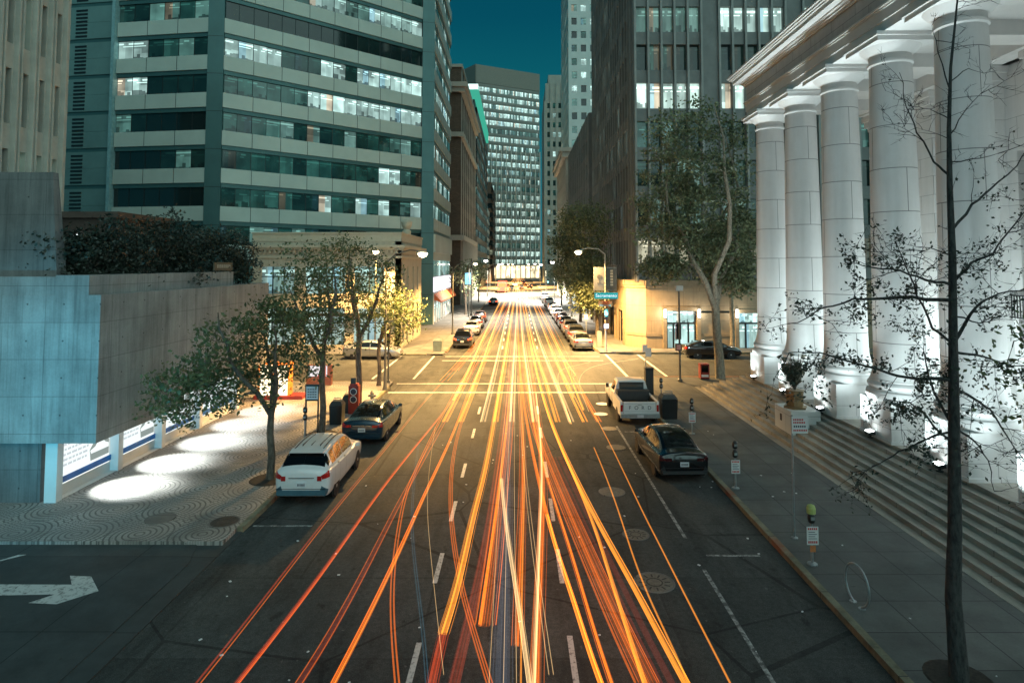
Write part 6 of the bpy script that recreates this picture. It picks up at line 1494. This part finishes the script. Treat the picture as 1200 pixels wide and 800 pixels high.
def smooth_path(P, n=6):
    o = []
    for i in range(len(P) - 1):
        a, b, c, d = P[max(i - 1, 0)], P[i], P[i + 1], P[min(i + 2, len(P) - 1)]
        for j in range(n):
            t_ = j / n; o.append(.5 * ((2 * b) + (c - a) * t_ + (2 * a - 5 * b + 4 * c - d) * t_ ** 2 + (3 * b - a - 3 * c + d) * t_ ** 3))
    return o + [P[-1]]
rt = random.Random(5)
def trail(label, parts, z=.75):
    first = True; o = None
    for key, wdt, offs, pts in parts:
        P = smooth_path([gp(x, y, z) for x, y in pts], 8)
        for _ in range(40): P = [P[0]] + [P[q] * .5 + (P[q - 1] + P[q + 1]) * .25 for q in range(1, len(P) - 1)] + [P[-1]]
        if o is None:
            o = thing('light_trail', (P[0].x, P[0].y, z), label, 'light trail', 'light trails above the lanes')
        mb = MB()
        for f in offs: mb.tube([q + Vector((f, 0, 0)) for q in P], wdt * .33, 8, flat=.35 if wdt > .1 else 1, cap=False)
        mb.build('streak', TM[key], o)
        if wdt >= .07:
            mb = MB()
            for _ in range(5 + int(wdt * 26)):
                f = rt.uniform(-.62, .62) * wdt; dz = rt.uniform(-.03, .03); mb.tube([q + Vector((f, 0, dz)) for q in P], rt.choice((.004, .006, .010)), 5, cap=False)
            mb.build('fine_streaks', TM[key if key[0] != 'f' else {'forg': 'or', 'fred': 'dred', 'far': 'far'}[key]], o)
t1 = [(215, 818), (300, 714), (388, 598), (450, 527), (490, 477), (515, 450), (550, 412), (582, 368), (600, 340)]
trail('outermost thin red trail on the left, passing the white SUV', [('red', .05, (0,), t1), ('or', .03, (.075,), t1)])
t2 = [(262, 820), (365, 690), (427, 600), (455, 562), (495, 512), (537, 462), (575, 400), (600, 350)]
trail('second red trail from the left kerb', [('red', .10, (0,), t2), ('or', .03, (.03,), t2)])
t3 = [(338, 818), (400, 725), (462, 598), (480, 567), (505, 522), (530, 477), (548, 445), (578, 395), (602, 345)]
trail('dark red double trail, third from the left', [('dred', .11, (0,), t3), ('or', .025, (-.06, .06), t3)])
t4 = [(380, 818), (440, 705), (487, 602), (500, 572), (530, 512), (545, 470), (556, 440), (588, 385), (604, 340)]
trail('bright orange trail crossing the lane left of the dashes', [('or', .11, (0,), t4), ('ye', .03, (.04,), t4)])
t5 = [(467, 818), (460, 740), (459, 690), (463, 645), (470, 600), (478, 570), (490, 545), (520, 482), (552, 425), (585, 380)]
trail('orange trail that bends straight towards the camera left of the dashes', [('or', .05, (-.035, .035), t5)])
t6 = [(580, 820), (552, 730), (541, 690), (532, 640), (528, 600), (528, 560), (533, 520), (545, 480), (562, 440), (582, 395), (603, 345)]
trail('curved orange trail that swings right over the left dash', [('or', .04, (-.05, 0, .05), t6)])
trail('dotted yellow-orange trail left of the middle, the thickest yellow one', [('ye', .19, (0,), [(520, 742), (540, 680), (555, 600), (568, 560), (578, 500), (590, 430), (598, 375), (604, 340)]), ('red', .18, (0,), [(503, 820), (512, 775), (520, 742)])])
trail('broad orange band that ends short of the bottom edge left of the middle', [('forg', .38, (0,), [(568, 732), (575, 680), (583, 610), (590, 545), (596, 500), (600, 440)]), ('or', .10, (0,), [(562, 732), (572, 660), (583, 590), (590, 530), (598, 460), (604, 380)])])
trail('faint red band between the two broad orange bands on the left', [('fred', .3, (0,), [(528, 820), (545, 745), (565, 665), (580, 570), (592, 480), (602, 380)])])
trail('pale bluish band of light down the centre of the road', [('blue', .40, (0,), [(588, 820), (590, 740), (592, 650), (594, 550), (598, 470), (602, 400), (606, 345)]), ('wh', .02, (-.22, .02, .24), [(588, 820), (590, 740), (592, 650), (594, 550), (598, 470), (602, 400)])], .9)
trail('straight bright orange trail just right of the centre', [('forg', .22, (0,), [(606, 756), (608, 690), (611, 610), (613, 545), (611, 480), (607, 415), (606, 345)]), ('ye', .05, (.06,), [(606, 820), (608, 690), (611, 610), (613, 545), (611, 480), (607, 415)])])
trail('short white-yellow trail ending by the centre line', [('wh', .09, (0,), [(624, 820), (614, 745), (604, 680), (597, 640), (590, 585), (588, 560)])])
trail('upright yellow trail between centre and right dash', [('wh', .08, (0,), [(625, 818), (628, 740), (631, 660), (633, 600), (635, 560), (634, 520), (628, 460)]), ('forg', .26, (0,), [(628, 818), (630, 740), (634, 660), (636, 600), (637, 540), (628, 460), (618, 400)])])
t15 = [(712, 820), (690, 762), (672, 700), (652, 645), (641, 602), (633, 572), (622, 520), (613, 470), (608, 420), (606, 360)]
trail('thick orange trail running beside the right dash', [('or', .15, (0,), t15), ('ye', .07, (.02,), t15[:5])])
trail('thin orange trail right of the right dash', [('or', .08, (0,), [(724, 820), (697, 742), (674, 660), (656, 605), (642, 562), (630, 520), (620, 470), (612, 410), (608, 350)])])
trail('wide dull red band, widest on the right', [('forg', .42, (0,), [(760, 800), (728, 735), (700, 672), (668, 600), (645, 545), (628, 500), (616, 455), (610, 400)]), ('dred', .2, (.25,), [(780, 820), (738, 735), (705, 660), (672, 590), (648, 535)])])
trail('bright orange trail that bows out from the middle of the road', [('ye', .07, (0,), [(762, 820), (733, 730), (711, 662), (694, 606), (668, 548), (643, 490), (632, 450), (623, 405), (614, 365), (609, 335)])])
trail('long orange trail crossing its neighbour at the right bend', [('ye', .12, (0,), [(815, 820), (780, 757), (742, 684), (706, 622), (684, 578), (657, 524), (640, 478), (630, 440), (620, 400), (611, 350)])])
trail('short bright trail that starts beside the manholes', [('ye', .06, (0,), [(812, 812), (785, 750), (756, 692), (736, 634), (725, 598), (708, 552), (696, 524)])])
trail('outermost bright orange trail on the right, over the manholes', [('ye', .055, (0,), [(866, 820), (826, 742), (790, 672), (765, 622), (753, 600), (731, 552), (705, 500), (686, 467), (675, 440), (667, 418), (655, 395), (643, 372), (630, 350), (616, 335)])])
trail('pale curved trail turning right into the cross street', [('wh', .05, (0,), [(690, 482), (682, 462), (677, 446), (684, 434), (700, 427), (725, 424), (748, 420)])])
trail('second pale turning trail inside the first', [('wh', .04, (0,), [(664, 478), (657, 458), (652, 440), (658, 432), (675, 428), (692, 424)])])
trail('yellow trail along the pickup side of the crossing', [('ye', .08, (0,), [(684, 480), (675, 458), (664, 430), (652, 405), (640, 380), (625, 350)])])
trail('wide yellow band on the far left lane beyond the crossing', [('forg', .55, (0,), [(532, 434), (548, 415), (566, 395), (582, 372), (598, 345)]), ('ye', .06, (-.25, .25), [(520, 446), (548, 415), (566, 395), (582, 372), (598, 345)])])
trail('thin cyan trail down the left lane', [('cy', .03, (0, .05), [(500, 818), (495, 740), (488, 690), (483, 640), (480, 590), (490, 520)])])
trail('fine pale trail between the left lane dashes', [('wh', .018, (0,), [(520, 790), (512, 720), (505, 650), (499, 590), (504, 540), (510, 500)])])
trail('thin white double trail left of the right dash', [('wh', .022, (-.04, .04), [(646, 790), (636, 720), (626, 650), (619, 590), (612, 520), (607, 440)])])
for i, (x0, x1, xb, key, lb_) in enumerate(((566, 598, 542, 'ye', 'bright yellow far trail in the outer left lane at the crossing'), (630, 611, 652, 'wh', 'white far trail in the lane left of the turning trails'), (596, 606, 586, 'ye', 'yellow far trail left of the pale central band at the crossing'), (649, 618, 676, 'or', 'orange far trail nearest the parked pickup at the crossing'), (588, 604, 575, 'wh', 'white far trail left of centre near the crossing'), (604, 607, 600, 'wh', 'white far trail on the centre line near the crossing'), (622, 610, 640, 'ye', 'yellow far trail just right of centre at the crossing'),
        (575, 601, 556, 'ye', 'yellow far trail in the second left lane at the crossing'), (640, 614, 664, 'ye', 'yellow far trail in the right lane at the crossing'), (612, 608, 620, 'wh', 'fine white far trail beside the centre line'))):
    ys_ = 436 + rt.random() * 70; kx = (ys_ - 310) / 136
    trail(lb_, [('far', rt.choice((.07, .09, .12)), (0,), [(606 + (xb - 606) * kx, ys_), (xb, 446) if ys_ > 450 else (xb, 440), ((x0 + xb) / 2, 424), (x0, 395), ((x0 + x1) / 2, 362), (x1, 330), (607, 322)]), (key, .12, (0, .16), [(606 + (xb - 606) * 1.35, 494), (xb, 452), ((x0 + xb) / 2, 425), (x0, 395), ((x0 + x1) / 2, 362), (x1, 330), (607, 322)])])
